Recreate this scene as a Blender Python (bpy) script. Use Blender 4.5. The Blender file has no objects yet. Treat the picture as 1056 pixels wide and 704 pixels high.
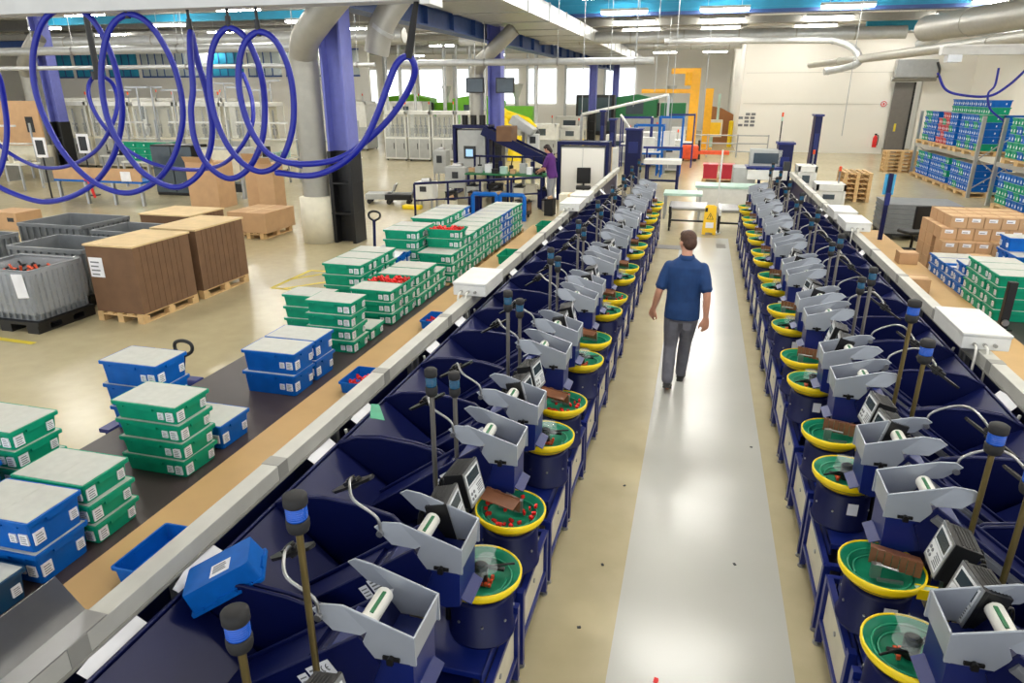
import bpy, math, random
from mathutils import Vector, Matrix, Euler
C = bpy.context.scene.collection
PI = math.pi
R = math.radians
rnd = random.Random(7)
SEEN = {}

# ---------------------------------------------------------------- materials
def lin(c):
    c /= 255.0
    return c / 12.92 if c <= 0.04045 else ((c + 0.055) / 1.055) ** 2.4
def rgb(r, g, b):
    return (lin(r), lin(g), lin(b), 1.0)
def mat(name, col, rough=0.5, metal=0.0, var=0.06, scale=6.0, bump=0.0, spec=0.5, emit=0.0, trans=0.0, coat=0.0, alpha=1.0):
    m = bpy.data.materials.new(name); m.use_nodes = True
    nt = m.node_tree; b = nt.nodes['Principled BSDF']
    c = rgb(*col)
    b.inputs['Roughness'].default_value = rough
    b.inputs['Metallic'].default_value = metal
    b.inputs['Specular IOR Level'].default_value = spec
    b.inputs['Transmission Weight'].default_value = trans
    b.inputs['Coat Weight'].default_value = coat
    b.inputs['Alpha'].default_value = alpha
    tc = nt.nodes.new('ShaderNodeTexCoord')
    n = nt.nodes.new('ShaderNodeTexNoise')
    n.inputs['Scale'].default_value = scale; n.inputs['Detail'].default_value = 3
    nt.links.new(tc.outputs['Object'], n.inputs['Vector'])
    rp = nt.nodes.new('ShaderNodeValToRGB')
    rp.color_ramp.elements[0].position = 0.3; rp.color_ramp.elements[1].position = 0.7
    rp.color_ramp.elements[0].color = tuple(v * (1 - var) for v in c[:3]) + (1,)
    rp.color_ramp.elements[1].color = tuple(min(1, v * (1 + var)) for v in c[:3]) + (1,)
    nt.links.new(n.outputs['Fac'], rp.inputs['Fac'])
    nt.links.new(rp.outputs['Color'], b.inputs['Base Color'])
    if emit:
        b.inputs['Emission Color'].default_value = c
        b.inputs['Emission Strength'].default_value = emit
    if bump:
        bp = nt.nodes.new('ShaderNodeBump'); bp.inputs['Strength'].default_value = bump
        nt.links.new(n.outputs['Fac'], bp.inputs['Height'])
        nt.links.new(bp.outputs['Normal'], b.inputs['Normal'])
    return m
M = {}
def dm(key, *a, **k):
    M[key] = mat(key, *a, **k)
dm('navy', (4, 14, 68), 0.42, var=.12, scale=3, spec=.32)
dm('navy_frame', (10, 30, 108), 0.38, var=.1)
dm('blue_plate', (8, 28, 98), 0.4)
dm('sheet_grey', (170, 175, 184), 0.38, .35, var=.05)
dm('white_plastic', (232, 230, 222), 0.4)
dm('black', (18, 18, 20), 0.45)
dm('black_metal', (40, 39, 38), 0.35, .6)
dm('rubber', (30, 29, 30), 0.7)
dm('brass_pole', (128, 112, 70), 0.35, .7, var=.15)
dm('steel_pole', (132, 128, 122), 0.35, .7)
dm('steel', (165, 165, 165), 0.3, .85)
dm('beacon_blue', (20, 85, 190), 0.15, spec=.6)
dm('beacon_teal', (14, 78, 112), 0.15, spec=.6)
dm('yellow', (246, 214, 8), 0.4)
dm('bowl_green', (26, 142, 106), 0.4, var=.12, scale=9)
dm('clear', (228, 236, 236), 0.06, trans=.0, alpha=.14)
dm('brown_strip', (134, 88, 62), 0.3, var=.2, alpha=.9)
dm('red', (224, 30, 28), 0.45, var=.2)
dm('orange', (226, 84, 40), 0.45, var=.15)
dm('cream_panel', (212, 205, 182), 0.5)
dm('rail_grey', (192, 191, 183), 0.42)
dm('rail_dark', (150, 149, 143), 0.45)
dm('alu', (176, 178, 180), 0.3, .7)
dm('paper', (238, 238, 242), 0.7)
dm('print', (120, 122, 126), 0.7)
dm('print_dark', (52, 54, 58), 0.7)
dm('screen', (44, 58, 66), 0.2)
dm('keypad', (222, 224, 226), 0.45)
dm('box_white', (224, 224, 220), 0.4)
dm('green_crate', (8, 150, 114), 0.5, spec=.25, var=.08, scale=10)
dm('blue_crate', (0, 96, 186), 0.5, spec=.25, var=.08, scale=10)
dm('teal_crate', (2, 62, 98), 0.42, var=.08)
dm('red_crate', (178, 34, 52), 0.42)
dm('lid_grey', (192, 193, 186), 0.6, var=.05, scale=14)
dm('tan', (196, 160, 108), 0.6, var=.07, scale=2)
dm('dark_belt', (62, 52, 52), 0.42, var=.15, scale=2)
dm('wood', (212, 176, 124), 0.7, var=.14, scale=8)
dm('wood_light', (222, 194, 146), 0.65, var=.08, scale=5)
dm('carton', (196, 158, 118), 0.75, var=.06, scale=4)
dm('carton_dark', (116, 86, 62), 0.8, var=.1, scale=5)
dm('bin_grey', (118, 122, 126), 0.5, var=.08)
dm('film', (226, 230, 236), 0.12, alpha=.28, bump=.3, scale=12)
dm('hose_blue', (18, 30, 150), 0.35)
dm('column_blue', (108, 114, 190), 0.5)
dm('duct_grey', (168, 166, 158), 0.45, .3, var=.05)
dm('duct_light', (192, 194, 194), 0.4, .35)
dm('cream', (226, 220, 200), 0.6)
dm('wall_white', (240, 237, 229), 0.7, var=.02, scale=.4)
dm('ceiling_grey', (176, 174, 168), 0.8, var=.1, scale=.6)
dm('girder_grey', (158, 156, 150), 0.6)
dm('cyan', (36, 148, 186), 0.5, var=.12, scale=1.5)
dm('beam_blue', (50, 80, 140), 0.5, var=.1)
dm('tube', (255, 252, 244), 0.5, emit=52.0)
dm('lamp_white', (206, 206, 204), 0.5)
dm('mach_white', (226, 226, 220), 0.45)
dm('mach_grey', (176, 178, 176), 0.5)
dm('mach_green', (112, 190, 34), 0.45)
dm('dark_green', (26, 110, 62), 0.45)
dm('crane_yellow', (236, 172, 22), 0.45)
dm('glass_dark', (70, 82, 92), 0.12)
dm('glass_pale', (196, 206, 206), 0.12)
dm('added_glow_pane', (236, 242, 246), 0.2, emit=1.3)  # emission added to the panes to brighten the grey back wall
dm('door_grey', (112, 108, 104), 0.5)
dm('plywood_brown', (150, 98, 56), 0.7)
dm('skin', (206, 150, 124), 0.5, var=.05, scale=20)
dm('polo', (18, 56, 106), 0.8, var=.12, scale=14, bump=.1)
dm('trousers', (104, 104, 114), 0.85, var=.12, scale=14, bump=.1)
dm('shoe', (30, 29, 31), 0.5)
dm('sole', (52, 50, 50), 0.7)
dm('hair', (72, 46, 32), 0.65, var=.35, scale=60, bump=.5)
dm('hair_dark', (38, 26, 24), 0.65, var=.3, scale=60)
dm('purple', (84, 34, 112), 0.8, var=.1)
dm('grey_cloth', (150, 152, 158), 0.85, var=.1)
dm('eye_white', (235, 232, 226), 0.3)
dm('lip', (178, 104, 92), 0.5)
dm('yellow_paint', (226, 204, 60), 0.6)
dm('sign_yellow', (248, 200, 10), 0.4)
dm('lit_screen', (150, 190, 225), 0.3, emit=.6)
dm('mint', (178, 208, 196), 0.4)

def floor_mat():
    m = bpy.data.materials.new('floor_epoxy'); m.use_nodes = True
    nt = m.node_tree; b = nt.nodes['Principled BSDF']; L = nt.links
    tc = nt.nodes.new('ShaderNodeTexCoord')
    n1 = nt.nodes.new('ShaderNodeTexNoise'); n1.inputs['Scale'].default_value = .35; n1.inputs['Detail'].default_value = 5
    n2 = nt.nodes.new('ShaderNodeTexNoise'); n2.inputs['Scale'].default_value = 5; n2.inputs['Detail'].default_value = 6
    L.new(tc.outputs['Object'], n1.inputs['Vector']); L.new(tc.outputs['Object'], n2.inputs['Vector'])
    r = nt.nodes.new('ShaderNodeValToRGB')
    r.color_ramp.elements[0].position = .3; r.color_ramp.elements[1].position = .7
    r.color_ramp.elements[0].color = rgb(188, 175, 138); r.color_ramp.elements[1].color = rgb(202, 190, 156)
    L.new(n1.outputs['Fac'], r.inputs['Fac'])
    mx = nt.nodes.new('ShaderNodeMixRGB'); mx.blend_type = 'MULTIPLY'; mx.inputs['Fac'].default_value = .18
    L.new(r.outputs['Color'], mx.inputs['Color1']); L.new(n2.outputs['Fac'], mx.inputs['Color2'])
    L.new(mx.outputs['Color'], b.inputs['Base Color'])
    rr = nt.nodes.new('ShaderNodeMapRange'); rr.inputs['To Min'].default_value = .16; rr.inputs['To Max'].default_value = .3
    L.new(n2.outputs['Fac'], rr.inputs['Value']); L.new(rr.outputs['Result'], b.inputs['Roughness'])
    b.inputs['Specular IOR Level'].default_value = .45
    return m
M['floor'] = floor_mat()
dm('strip', (190, 190, 184), 0.2, var=.04, scale=.9, spec=.45)

# ---------------------------------------------------------------- mesh builder
class MB:
    def __init__(s):
        s.v = []; s.f = []; s.mi = []; s.sm = []
    def add(s, verts, faces, mi=0, smooth=False, T=None):
        o = len(s.v)
        for p in verts:
            p = Vector(p)
            s.v.append(T @ p if T is not None else p)
        for f in faces:
            s.f.append([i + o for i in f]); s.mi.append(mi); s.sm.append(smooth)
        return s
    def box(s, x0, x1, y0, y1, z0, z1, mi=0, T=None):
        v = [(x0,y0,z0),(x1,y0,z0),(x1,y1,z0),(x0,y1,z0),(x0,y0,z1),(x1,y0,z1),(x1,y1,z1),(x0,y1,z1)]
        return s.add(v, [(3,2,1,0),(4,5,6,7),(0,1,5,4),(1,2,6,5),(2,3,7,6),(3,0,4,7)], mi, False, T)
    def prism(s, pts, axis, a0, a1, mi=0, T=None):
        n = len(pts)
        def P(p, a):
            return {'y': (p[0], a, p[1]), 'x': (a, p[0], p[1]), 'z': (p[0], p[1], a)}[axis]
        v = [P(p, a0) for p in pts] + [P(p, a1) for p in pts]
        f = [tuple(range(n))[::-1], tuple(range(n, 2*n))]
        for i in range(n):
            j = (i+1) % n
            f.append((i, j, n+j, n+i))
        return s.add(v, f, mi, False, T)
    def sheet(s, pts, t, mi=0, T=None):
        P = [Vector(p) for p in pts]
        nrm = Vector((0,0,0))
        for i in range(len(P)):
            nrm += (P[i]-P[0]).cross(P[(i+1) % len(P)]-P[0])
        nrm.normalize(); n = len(P)
        v = [p + nrm*t*.5 for p in P] + [p - nrm*t*.5 for p in P]
        f = [tuple(range(n)), tuple(range(n, 2*n))[::-1]]
        for i in range(n):
            j = (i+1) % n
            f.append((j, i, n+i, n+j))
        return s.add(v, f, mi, False, T)
    def cyl(s, p0, p1, r0, r1=None, n=16, mi=0, caps=True, T=None):
        r1 = r0 if r1 is None else r1
        p0 = Vector(p0); p1 = Vector(p1); d = (p1-p0).normalized()
        a = d.orthogonal().normalized(); b = d.cross(a)
        v = []
        for p, r in ((p0, r0), (p1, r1)):
            for i in range(n):
                t = 2*PI*i/n
                v.append(p + a*(r*math.cos(t)) + b*(r*math.sin(t)))
        s.add(v, [(i, (i+1) % n, n+(i+1) % n, n+i) for i in range(n)], mi, True, T)
        if caps:
            s.add(v[:n], [tuple(range(n))[::-1]], mi, False, T); s.add(v[n:], [tuple(range(n))], mi, False, T)
        return s
    def tube(s, pts, r, n=8, mi=0, closed=False, T=None, caps=True):
        P = [Vector(p) for p in pts]; N = len(P)
        rr = r if isinstance(r, (list, tuple)) else [r]*N
        v = []; up = None
        for i in range(N):
            if closed: d = (P[(i+1) % N]-P[i-1])
            else: d = P[min(i+1, N-1)]-P[max(i-1, 0)]
            d.normalize()
            if up is None: up = d.orthogonal().normalized()
            else: up = (up - d*up.dot(d)).normalized()
            b = d.cross(up)
            for k in range(n):
                t = 2*PI*k/n
                v.append(P[i] + up*(rr[i]*math.cos(t)) + b*(rr[i]*math.sin(t)))
        f = []
        for i in range(N if closed else N-1):
            j = (i+1) % N
            for k in range(n):
                l = (k+1) % n
                f.append((i*n+k, i*n+l, j*n+l, j*n+k))
        s.add(v, f, mi, True, T)
        if not closed and caps:
            s.add(v[:n], [tuple(range(n))[::-1]], mi, False, T); s.add(v[-n:], [tuple(range(n))], mi, False, T)
        return s
    def lathe(s, prof, n=32, c=(0,0,0), mi=0, T=None):
        v = []; k = len(prof)
        for i in range(n):
            t = 2*PI*i/n
            for r, z in prof:
                v.append((c[0]+r*math.cos(t), c[1]+r*math.sin(t), c[2]+z))
        f = []
        for i in range(n):
            j = (i+1) % n
            for q in range(k-1):
                f.append((i*k+q, j*k+q, j*k+q+1, i*k+q+1))
        return s.add(v, f, mi, True, T)
    def loft(s, rings, mi=0, smooth=True, caps=True, T=None):
        n = len(rings[0]); v = [p for r in rings for p in r]; f = []
        for i in range(len(rings)-1):
            for k in range(n):
                l = (k+1) % n
                f.append((i*n+k, i*n+l, (i+1)*n+l, (i+1)*n+k))
        s.add(v, f, mi, smooth, T)
        if caps:
            s.add(rings[0], [tuple(range(n))[::-1]], mi, False, T); s.add(rings[-1], [tuple(range(n))], mi, False, T)
        return s
    def blob(s, c, r, n=8, m=6, mi=0, T=None):
        rx, ry, rz = r if isinstance(r, (list, tuple)) else (r, r, r)
        rings = []
        for j in range(1, m):
            t = PI*j/m
            rings.append([(c[0]+rx*math.sin(t)*math.cos(2*PI*i/n), c[1]+ry*math.sin(t)*math.sin(2*PI*i/n), c[2]-rz*math.cos(t)) for i in range(n)])
        v = [p for q in rings for p in q] + [(c[0], c[1], c[2]-rz), (c[0], c[1], c[2]+rz)]
        f = []
        for j in range(m-2):
            for i in range(n):
                l = (i+1) % n
                f.append((j*n+i, j*n+l, (j+1)*n+l, (j+1)*n+i))
        B = n*(m-1)
        for i in range(n):
            l = (i+1) % n
            f.append((B, l, i)); f.append((B+1, (m-2)*n+i, (m-2)*n+l))
        return s.add(v, f, mi, True, T)
    def mesh(s, name):
        me = bpy.data.meshes.new(name)
        me.from_pydata([tuple(v) for v in s.v], [], s.f)
        me.polygons.foreach_set('material_index', s.mi)
        me.polygons.foreach_set('use_smooth', s.sm)
        me.update(); me.validate()
        return me
    def build(s, name, mats, parent=None, bevel=0.0, seg=2):
        me = s.mesh(name)
        for m in (mats if isinstance(mats, (list, tuple)) else [mats]):
            me.materials.append(M[m])
        o = bpy.data.objects.new(name, me); C.objects.link(o)
        if parent is not None: o.parent = parent
        if bevel:
            b = o.modifiers.new('bevel', 'BEVEL'); b.width = bevel; b.segments = seg; b.limit_method = 'ANGLE'
        return o

# ---------------------------------------------------------------- things
def tag(o, label, cat, group=None, kind=None, shared=False):
    o['label'] = label; o['category'] = cat
    if group: o['group'] = group
    if kind: o['kind'] = kind
    n = len(label.split())
    if not 4 <= n <= 16: print('LABEL LENGTH', n, label)
    if not shared and label in SEEN: print('LABEL TWICE', label)
    SEEN[label] = 1
    return o
def thing(name, label, cat, loc=(0,0,0), rz=0.0, group=None, shared=False):
    o = bpy.data.objects.new(name, None); C.objects.link(o)
    o.empty_display_size = .1
    o.location = loc; o.rotation_euler = (0, 0, rz)
    return tag(o, label, cat, group, None, shared)
def struct(o):
    o['kind'] = 'structure'; return o
KIDS = {}
def index_kids():
    KIDS.clear()
    for o in C.objects:
        if o.parent: KIDS.setdefault(o.parent.name, []).append(o)
def copy_tree(o, parent=None):
    c = o.copy(); C.objects.link(c)
    c.parent = parent
    for ch in KIDS.get(o.name, []): copy_tree(ch, c)
    return c
def dup(src, loc, rz, label, group=None, cat=None):
    c = copy_tree(src)
    c.location = loc; c.rotation_euler = (0, 0, rz)
    if group is None and 'group' in src: group = src['group']
    return tag(c, label, cat or src['category'], group)
ORD = ['first', 'second', 'third', 'fourth', 'fifth', 'sixth', 'seventh', 'eighth', 'ninth', 'tenth', 'eleventh', 'twelfth',
       'thirteenth', 'fourteenth', 'fifteenth', 'sixteenth', 'seventeenth', 'eighteenth', 'nineteenth', 'twentieth', 'twenty-first',
       'twenty-second', 'twenty-third', 'twenty-fourth', 'twenty-fifth', 'twenty-sixth', 'twenty-seventh', 'twenty-eighth']
def catmull(pts, k=6, closed=False):
    P = [Vector(p) for p in pts]; N = len(P); out = []
    for i in range(N if closed else N-1):
        p1 = P[i]; p2 = P[(i+1) % N]
        p0 = P[i-1] if (closed or i > 0) else p1*2-p2
        p3 = P[(i+2) % N] if (closed or i+2 < N) else p2*2-p1
        for j in range(k):
            t = j/k
            out.append(.5*((2*p1)+(p2-p0)*t+(2*p0-5*p1+4*p2-p3)*t*t+(3*p1-p0-3*p2+p3)*t**3))
    if not closed: out.append(P[-1])
    return out

# ---------------------------------------------------------------- camera, view
cd = bpy.data.cameras.new('camera'); cam = bpy.data.objects.new('camera', cd); C.objects.link(cam)
cd.sensor_width = 36.0; cd.lens = 24.0; cd.clip_end = 300
cam.location = (0, 0, 3.2)
cam.rotation_euler = (R(90-20.055), 0, R(14.942))
bpy.context.scene.camera = cam
vs = bpy.context.scene.view_settings
vs.view_transform = 'Standard'; vs.look = 'None'; vs.gamma = 1.0; vs.use_curve_mapping = False
vs.exposure = 0.35
w = bpy.data.worlds.new('world'); bpy.context.scene.world = w; w.use_nodes = True
w.node_tree.nodes['Background'].inputs['Color'].default_value = (.93, .97, 1, 1)
w.node_tree.nodes['Background'].inputs['Strength'].default_value = 1.4
cy = bpy.context.scene.cycles
cy.use_denoising = True; cy.max_bounces = 6; cy.diffuse_bounces = 4; cy.glossy_bounces = 3; cy.transparent_max_bounces = 12
cy.sample_clamp_indirect = 6.0
# ---------------------------------------------------------------- floor
b = MB(); b.box(-60, 30, -4, 100, -.1, 0); struct(b.build('floor', 'floor'))
b = MB(); b.box(-.26, .80, -4, 16.5, 0, .002)
tag(b.build('floor_strip', 'strip'), 'pale grey painted strip along the aisle floor between the machine rows', 'floor marking')

# ================================================================ feeder machines
U0 = 1.6          # the origin of a feeder: 1.6 m out from the aisle's middle
AX = 0.1          # the aisle's middle
HZ = 1.29         # top of the hopper front
HU = 0.97         # the hopper front
def wing_plate(sy):
    """one side plate of the discharge head, with the bent wing behind it"""
    y = sy*.125
    b = MB()
    def p(u, z, yy=0): return (HU+u*.83-U0, y+sy*yy, HZ+z*.88)
    b.sheet([p(0,0), p(.345,.10), p(.23,-.012), p(.255,-.07), p(.225,-.15), p(0,-.145)], .007)
    b.sheet([p(.345,.10), p(.44,.10,.012), p(.485,.07,.02), p(.39,-.015,.022), p(.26,-.03,.008), p(.23,-.012)], .007)
    # folded lip along the top edge
    b.tube([p(0,0), p(.345,.10), p(.44,.10,.012), p(.485,.07,.02)], .0055, 6)
    return b
def make_feeder(d, label):
    """d = +1: the bunker widens towards local +y, -1: towards local -y"""
    t = thing('conveyor_feeder', label, 'conveyor feeder', (0,0,0), 0, 'blue conveyor feeders along the aisle')
    # bunker: open bin with flared walls and a raised crest
    y0, y1 = (-.255, .485) if d > 0 else (-.485, .255)
    sec = [(1.50,.86), (1.60,.95), (1.78,.985), (2.02,1.0), (2.20,.98), (2.355,.905), (2.37,.74), (2.06,.42), (1.62,.42)]
    b = MB()
    for y in (y0, y1):
        b.prism([(u-U0, z) for u, z in sec], 'y', y-.006, y+.006)
    b.sheet([(2.355-U0,y0,.905),(2.355-U0,y1,.905),(2.37-U0,y1,.74),(2.37-U0,y0,.74)], .012)
    b.sheet([(2.37-U0,y0,.74),(2.37-U0,y1,.74),(2.06-U0,y1,.42),(2.06-U0,y0,.42)], .012)
    b.box(1.62-U0, 2.06-U0, y0, y1, .41, .425)
    b.sheet([(1.62-U0,y0,.42),(1.62-U0,y1,.42),(1.5-U0,y1,.8),(1.5-U0,y0,.8)], .012)
    # sloped inner chute plates down to the belt
    b.sheet([(2.345-U0,y0,.89),(2.345-U0,y1,.89),(1.9-U0,y1*.8,.62),(1.9-U0,y0*.8,.62)], .01)
    for y in (y0, y1):
        b.tube([(u-U0, y, z) for u, z in sec[:6]], .011, 6)
    b.tube([(2.355-U0, y0, .905), (2.355-U0, y1, .905)], .011, 6)
    bk = b.build('bunker', 'navy', t)
    b = MB()
    ym = (y0+y1)/2
    b.prism([(-.10,-.075), (.10,-.075), (.10,.075), (-.10,.075)], 'x', 0, .004)
    pl = b.build('rating_plate', 'navy_frame', bk)
    pl.location = (2.1-U0, y1+.008, .84); pl.rotation_euler = (0, 0, PI/2)
    for su in (1.66, 2.02):
        for y in (y0+.03, y1-.03):
            b = MB(); b.box(su-.022-U0, su+.022-U0, y-.022, y+.022, .03, .43)
            b.cyl((su-U0, y, 0), (su-U0, y, .03), .03, n=10)
            b.build('leg', 'navy', t)
    # inclined conveyor
    a = R(36); ca, sa = math.cos(a), math.sin(a)
    def g(s_, n_): return (1.20-U0 + s_*ca + n_*sa, 1.245 - s_*sa + n_*ca)
    b = MB()
    for y in (-.122, .122):
        b.prism([g(0,0), g(1.0,0), g(1.0,-.20), g(.12,-.22), g(0,-.14)], 'y', y-.008, y+.008)
        b.tube([(g(s_,.0)[0], y, g(s_,0)[1]) for s_ in (0,1.0)], .01, 6)
    b.build('conveyor_frame', 'navy', t)
    b = MB(); b.prism([g(0,-.03), g(1.0,-.03), g(1.0,-.15), g(0,-.11)], 'y', -.113, .113)
    b.prism([g(.34,-.012), g(1.0,-.012), g(1.0,-.03), g(.34,-.03)], 'y', -.116, .116)
    b.build('belt', 'navy', t)
    b = MB(); b.prism([g(.02,-.02), g(1.05,-.02), g(1.05,-.065), g(.02,-.065)], 'y', -.142, -.131)
    b.prism([g(.02,-.035), g(1.05,-.035), g(1.05,-.05), g(.02,-.05)], 'y', -.146, -.142)
    b.build('side_profile', 'alu', t)
    # label with its print and mark, on the conveyor's side
    b = MB()
    def lab(s0, s1, n0, n1, yy, mi): b.prism([g(s0,n0), g(s1,n0), g(s1,n1), g(s0,n1)], 'y', .131, .131+yy, mi)
    lab(.20, .33, -.03, -.14, .002, 0); lab(.345, .395, -.045, -.14, .002, 0)
    for i in range(5): lab(.265, .32, -.045-.018*i, -.053-.018*i, .0028, 1)
    for i in range(4): lab(.352, .388, -.06-.018*i, -.066-.018*i, .0028, 1)
    for cx_, bar in ((.245, 0), (.22, 1)):       # the two rounded letters of the conformity mark
        pts = []
        for k in range(9):
            an = PI*(.5+k/8.0)
            s_ = cx_ + .011*math.cos(an)*-1; n_ = -.06 + .014*math.sin(an)
            x_, z_ = g(s_, n_); pts.append((x_, .1335, z_))
        b.tube(pts, .0022, 4, 2)
        if bar:
            x_, z_ = g(cx_, -.06); x2, z2 = g(cx_+.009, -.06); b.tube([(x_, .1335, z_), (x2, .1335, z2)], .002, 4, 2)
    b.build('label', ['paper', 'print', 'print_dark'], t)
    # discharge head
    hd = MB()
    for sy in (-1, 1):
        w_ = wing_plate(sy)
        hd.add(w_.v, w_.f)
        hd.sm[-len(w_.f):] = w_.sm
    hd.sheet([(HU-U0,-.125,HZ), (HU-U0,.125,HZ), (HU+.012-U0,.125,HZ-.128), (HU+.012-U0,-.125,HZ-.128)], .006)
    hd.tube([(HU-U0,-.125,HZ), (HU-U0,.125,HZ)], .0055, 6)
    for y in (-.125, .125):
        hd.box(HU-.004-U0, HU+.02-U0, y-.006, y+.006, HZ-.128, HZ)
    h = hd.build('discharge_head', 'sheet_grey', t)
    for sy in (-1, 1):
        b = MB()
        b.box(HU+.06-U0, HU+.13-U0, sy*.132-.006, sy*.132+.006, HZ-.12, HZ-.105)
        b.cyl((HU+.095-U0, sy*.13, HZ-.11), (HU+.095-U0, sy*.15, HZ-.11), .012, n=10)
        b.box(HU+.085-U0, HU+.11-U0, sy*.14-.006, sy*.14+.008, HZ-.135, HZ-.105)
        b.build('latch', 'black_metal', h)
    b = MB(); b.cyl((1.185-U0,-.085,1.275), (1.185-U0,.085,1.275), .036, n=18)
    b.blob((1.185-U0,-.085,1.275), (.036,.012,.036)); b.blob((1.185-U0,.085,1.275), (.036,.012,.036))
    ro = b.build('guide_roller', 'white_plastic', t)
    b = MB(); b.box(1.165-U0, 1.180-U0, -.06, .06, 1.307, 1.3125); b.build('slot', 'dark_green', ro)
    # chute box under the head, down to the bowl
    b = MB()
    b.prism([(HU+.015-U0,1.16), (HU+.02-U0,.965), (1.06-U0,.945), (1.33-U0,1.03), (1.33-U0,1.16)], 'y', -.112, .112)
    b.sheet([(HU-.03-U0,-.09,.97), (HU-.03-U0,.09,.97), (1.06-U0,.10,1.03), (1.06-U0,-.10,1.03)], .006)
    b.build('chute', 'blue_plate', t)
    b = MB(); b.box(1.33-U0, 1.42-U0, -.065, .065, .03, 1.06); b.box(1.32-U0, 1.45-U0, -.07, .07, 0, .03)
    b.build('support_column', 'navy', t)
    # level sensor arm with its paddle
    b = MB()
    rod = catmull([(1.345-U0,.145,1.33), (1.36-U0,.148,1.41), (1.47-U0,.14,1.475), (1.53-U0,.06,1.50), (1.57-U0,-.03,1.47), (1.60-U0,-.085,1.42)], 5)
    b.tube(rod, .0075, 8)
    b.cyl((1.345-U0,.125,1.33), (1.345-U0,.165,1.33), .016, n=10)
    ar = b.build('sensor_arm', 'steel', t)
    T = Matrix.Translation((1.60-U0, -.09, 1.40)) @ Matrix.Rotation(R(33), 4, 'Y') @ Matrix.Rotation(R(-14), 4, 'Z')
    b = MB()
    ring = [(.17,.004), (.13,.026), (.03,.032), (-.10,.03), (-.155,.02), (-.17,.004), (-.155,-.016), (-.05,-.03), (.08,-.028), (.14,-.018)]
    b.prism(ring, 'z', -.007, .007, 0, T)
    b.cyl((-.01,0,-.02), (-.01,0,.035), .024, n=14, T=T)
    b.box(-.06, .045, -.017, .017, .0, .024, 0, T)
    b.build('paddle', 'black_metal', ar)
    return t
fA = make_feeder(1, 'feeder A'+' blue conveyor prototype here'); fB = make_feeder(-1, 'feeder B'+' blue conveyor prototype here')

# ---------------------------------------------------------------- bowls: origin at the bottom of the drum
def make_bowl(kind):
    t = thing('vibratory_bowl_feeder', 'bowl %s prototype standing on table' % kind, 'bowl feeder', (0,0,0), 0, 'round bowl feeders on the tables')
    b = MB(); b.lathe([(0,0), (.172,0), (.172,.012), (.162,.016), (.162,.235), (.150,.25), (0,.25)], 36)
    for k in range(8):
        an = 2*PI*k/8+.3
        b.cyl((.161*math.cos(an), .161*math.sin(an), .13), (.168*math.cos(an), .168*math.sin(an), .13), .007, n=8, mi=1)
    dr = b.build('drum', ['navy', 'steel'], t)
    b = MB(); b.prism([(-.03,-.04), (.03,-.04), (.03,.04), (-.03,.04)], 'y', 0, .004)
    o = b.build('label', 'paper', dr); o.location = (.03, -.1685, .17); o.rotation_euler = (0, 0, 0)
    # the bowl: stepped inside with a spiral track
    b = MB(); b.lathe([(.10,.255), (.14,.258), (.185,.30), (.196,.335), (.199,.345), (.192,.345), (.186,.33), (.155,.318), (.152,.30), (.118,.292), (.114,.278), (0,.284)], 40)
    pts = [((.17-.045*k/40)*math.cos(2*PI*k/26), (.17-.045*k/40)*math.sin(2*PI*k/26), .328-.03*k/40) for k in range(41)]
    b.tube(pts, .006, 6)
    b.build('bowl', 'bowl_green', t)
    b = MB(); b.lathe([(.189,.298), (.204,.318), (.207,.348), (.198,.352), (.196,.345)], 40)
    b.lathe([(.10,.253), (.145,.255), (.191,.296)], 40)
    b.build('rim', 'yellow', t)
    # outlet track reaching towards the feeder (local +x)
    b = MB()
    b.box(.13, .36, -.155, -.10, .318, .33, 0); b.box(.13, .36, -.158, -.152, .29, .345, 1); b.box(.13, .36, -.103, -.097, .29, .335, 1)
    b.build('outlet_track', ['mint', 'yellow'], t)
    if kind == 'strip':
        b = MB()
        for k in range(7):
            x = -.06+.032*k
            b.sheet([(x,.02-.012*k,.34), (x+.03,.01-.012*k,.345), (x+.03,.01-.012*k,.43+.004*math.sin(k*2)), (x,.02-.012*k,.43+.004*math.cos(k*3))], .006)
        b.sheet([(-.06,.025,.42), (.165,-.06,.42), (.175,.03,.40), (-.04,.10,.40)], .005)
        b.build('brown_curtain', 'brown_strip', t)
        b = MB(); b.box(-.06, -.015, -.06, -.03, .30, .38); b.box(-.03, .09, -.075, -.06, .295, .31); b.cyl((-.04,-.05,.38), (.05,-.09,.385), .006, n=8)
        b.build('sorting_bracket', 'steel', t)
    else:
        b = MB()
        ring = [(.188*math.cos(PI*2*k/36), .188*math.sin(PI*2*k/36)) for k in range(36)]
        b.prism([p for p in ring if p[0] > -.06], 'z', .362, .366)
        b.cyl((-.03,0,.366), (-.03,0,.43), .055, .045, n=18)
        b.build('clear_cover', 'clear', t)
        b = MB()
        b.cyl((.0,.01,.29), (.0,.01,.385), .036, n=16); b.cyl((.0,.01,.385), (.0,.01,.395), .022, n=14); b.box(-.11, -.02, -.05, -.03, .335, .35)
        b.cyl((-.15,-.09,.35), (-.02,-.02,.36), .006, n=8); b.cyl((.02,.02,.34), (.12,.09,.37), .012, n=8)
        b.build('sorting_bracket', 'black_metal', t)
        b = MB()
        for k in range(9): b.box(-.06+.02*(k % 4), -.045+.02*(k % 4), .03-.03*(k//4), .045-.03*(k//4), .286, .30+.004*(k % 3))
        b.build('copper_pieces', 'orange', t)['kind'] = 'stuff'
    return t
bowl_strip = make_bowl('strip'); bowl_clear = make_bowl('clear')
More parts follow.
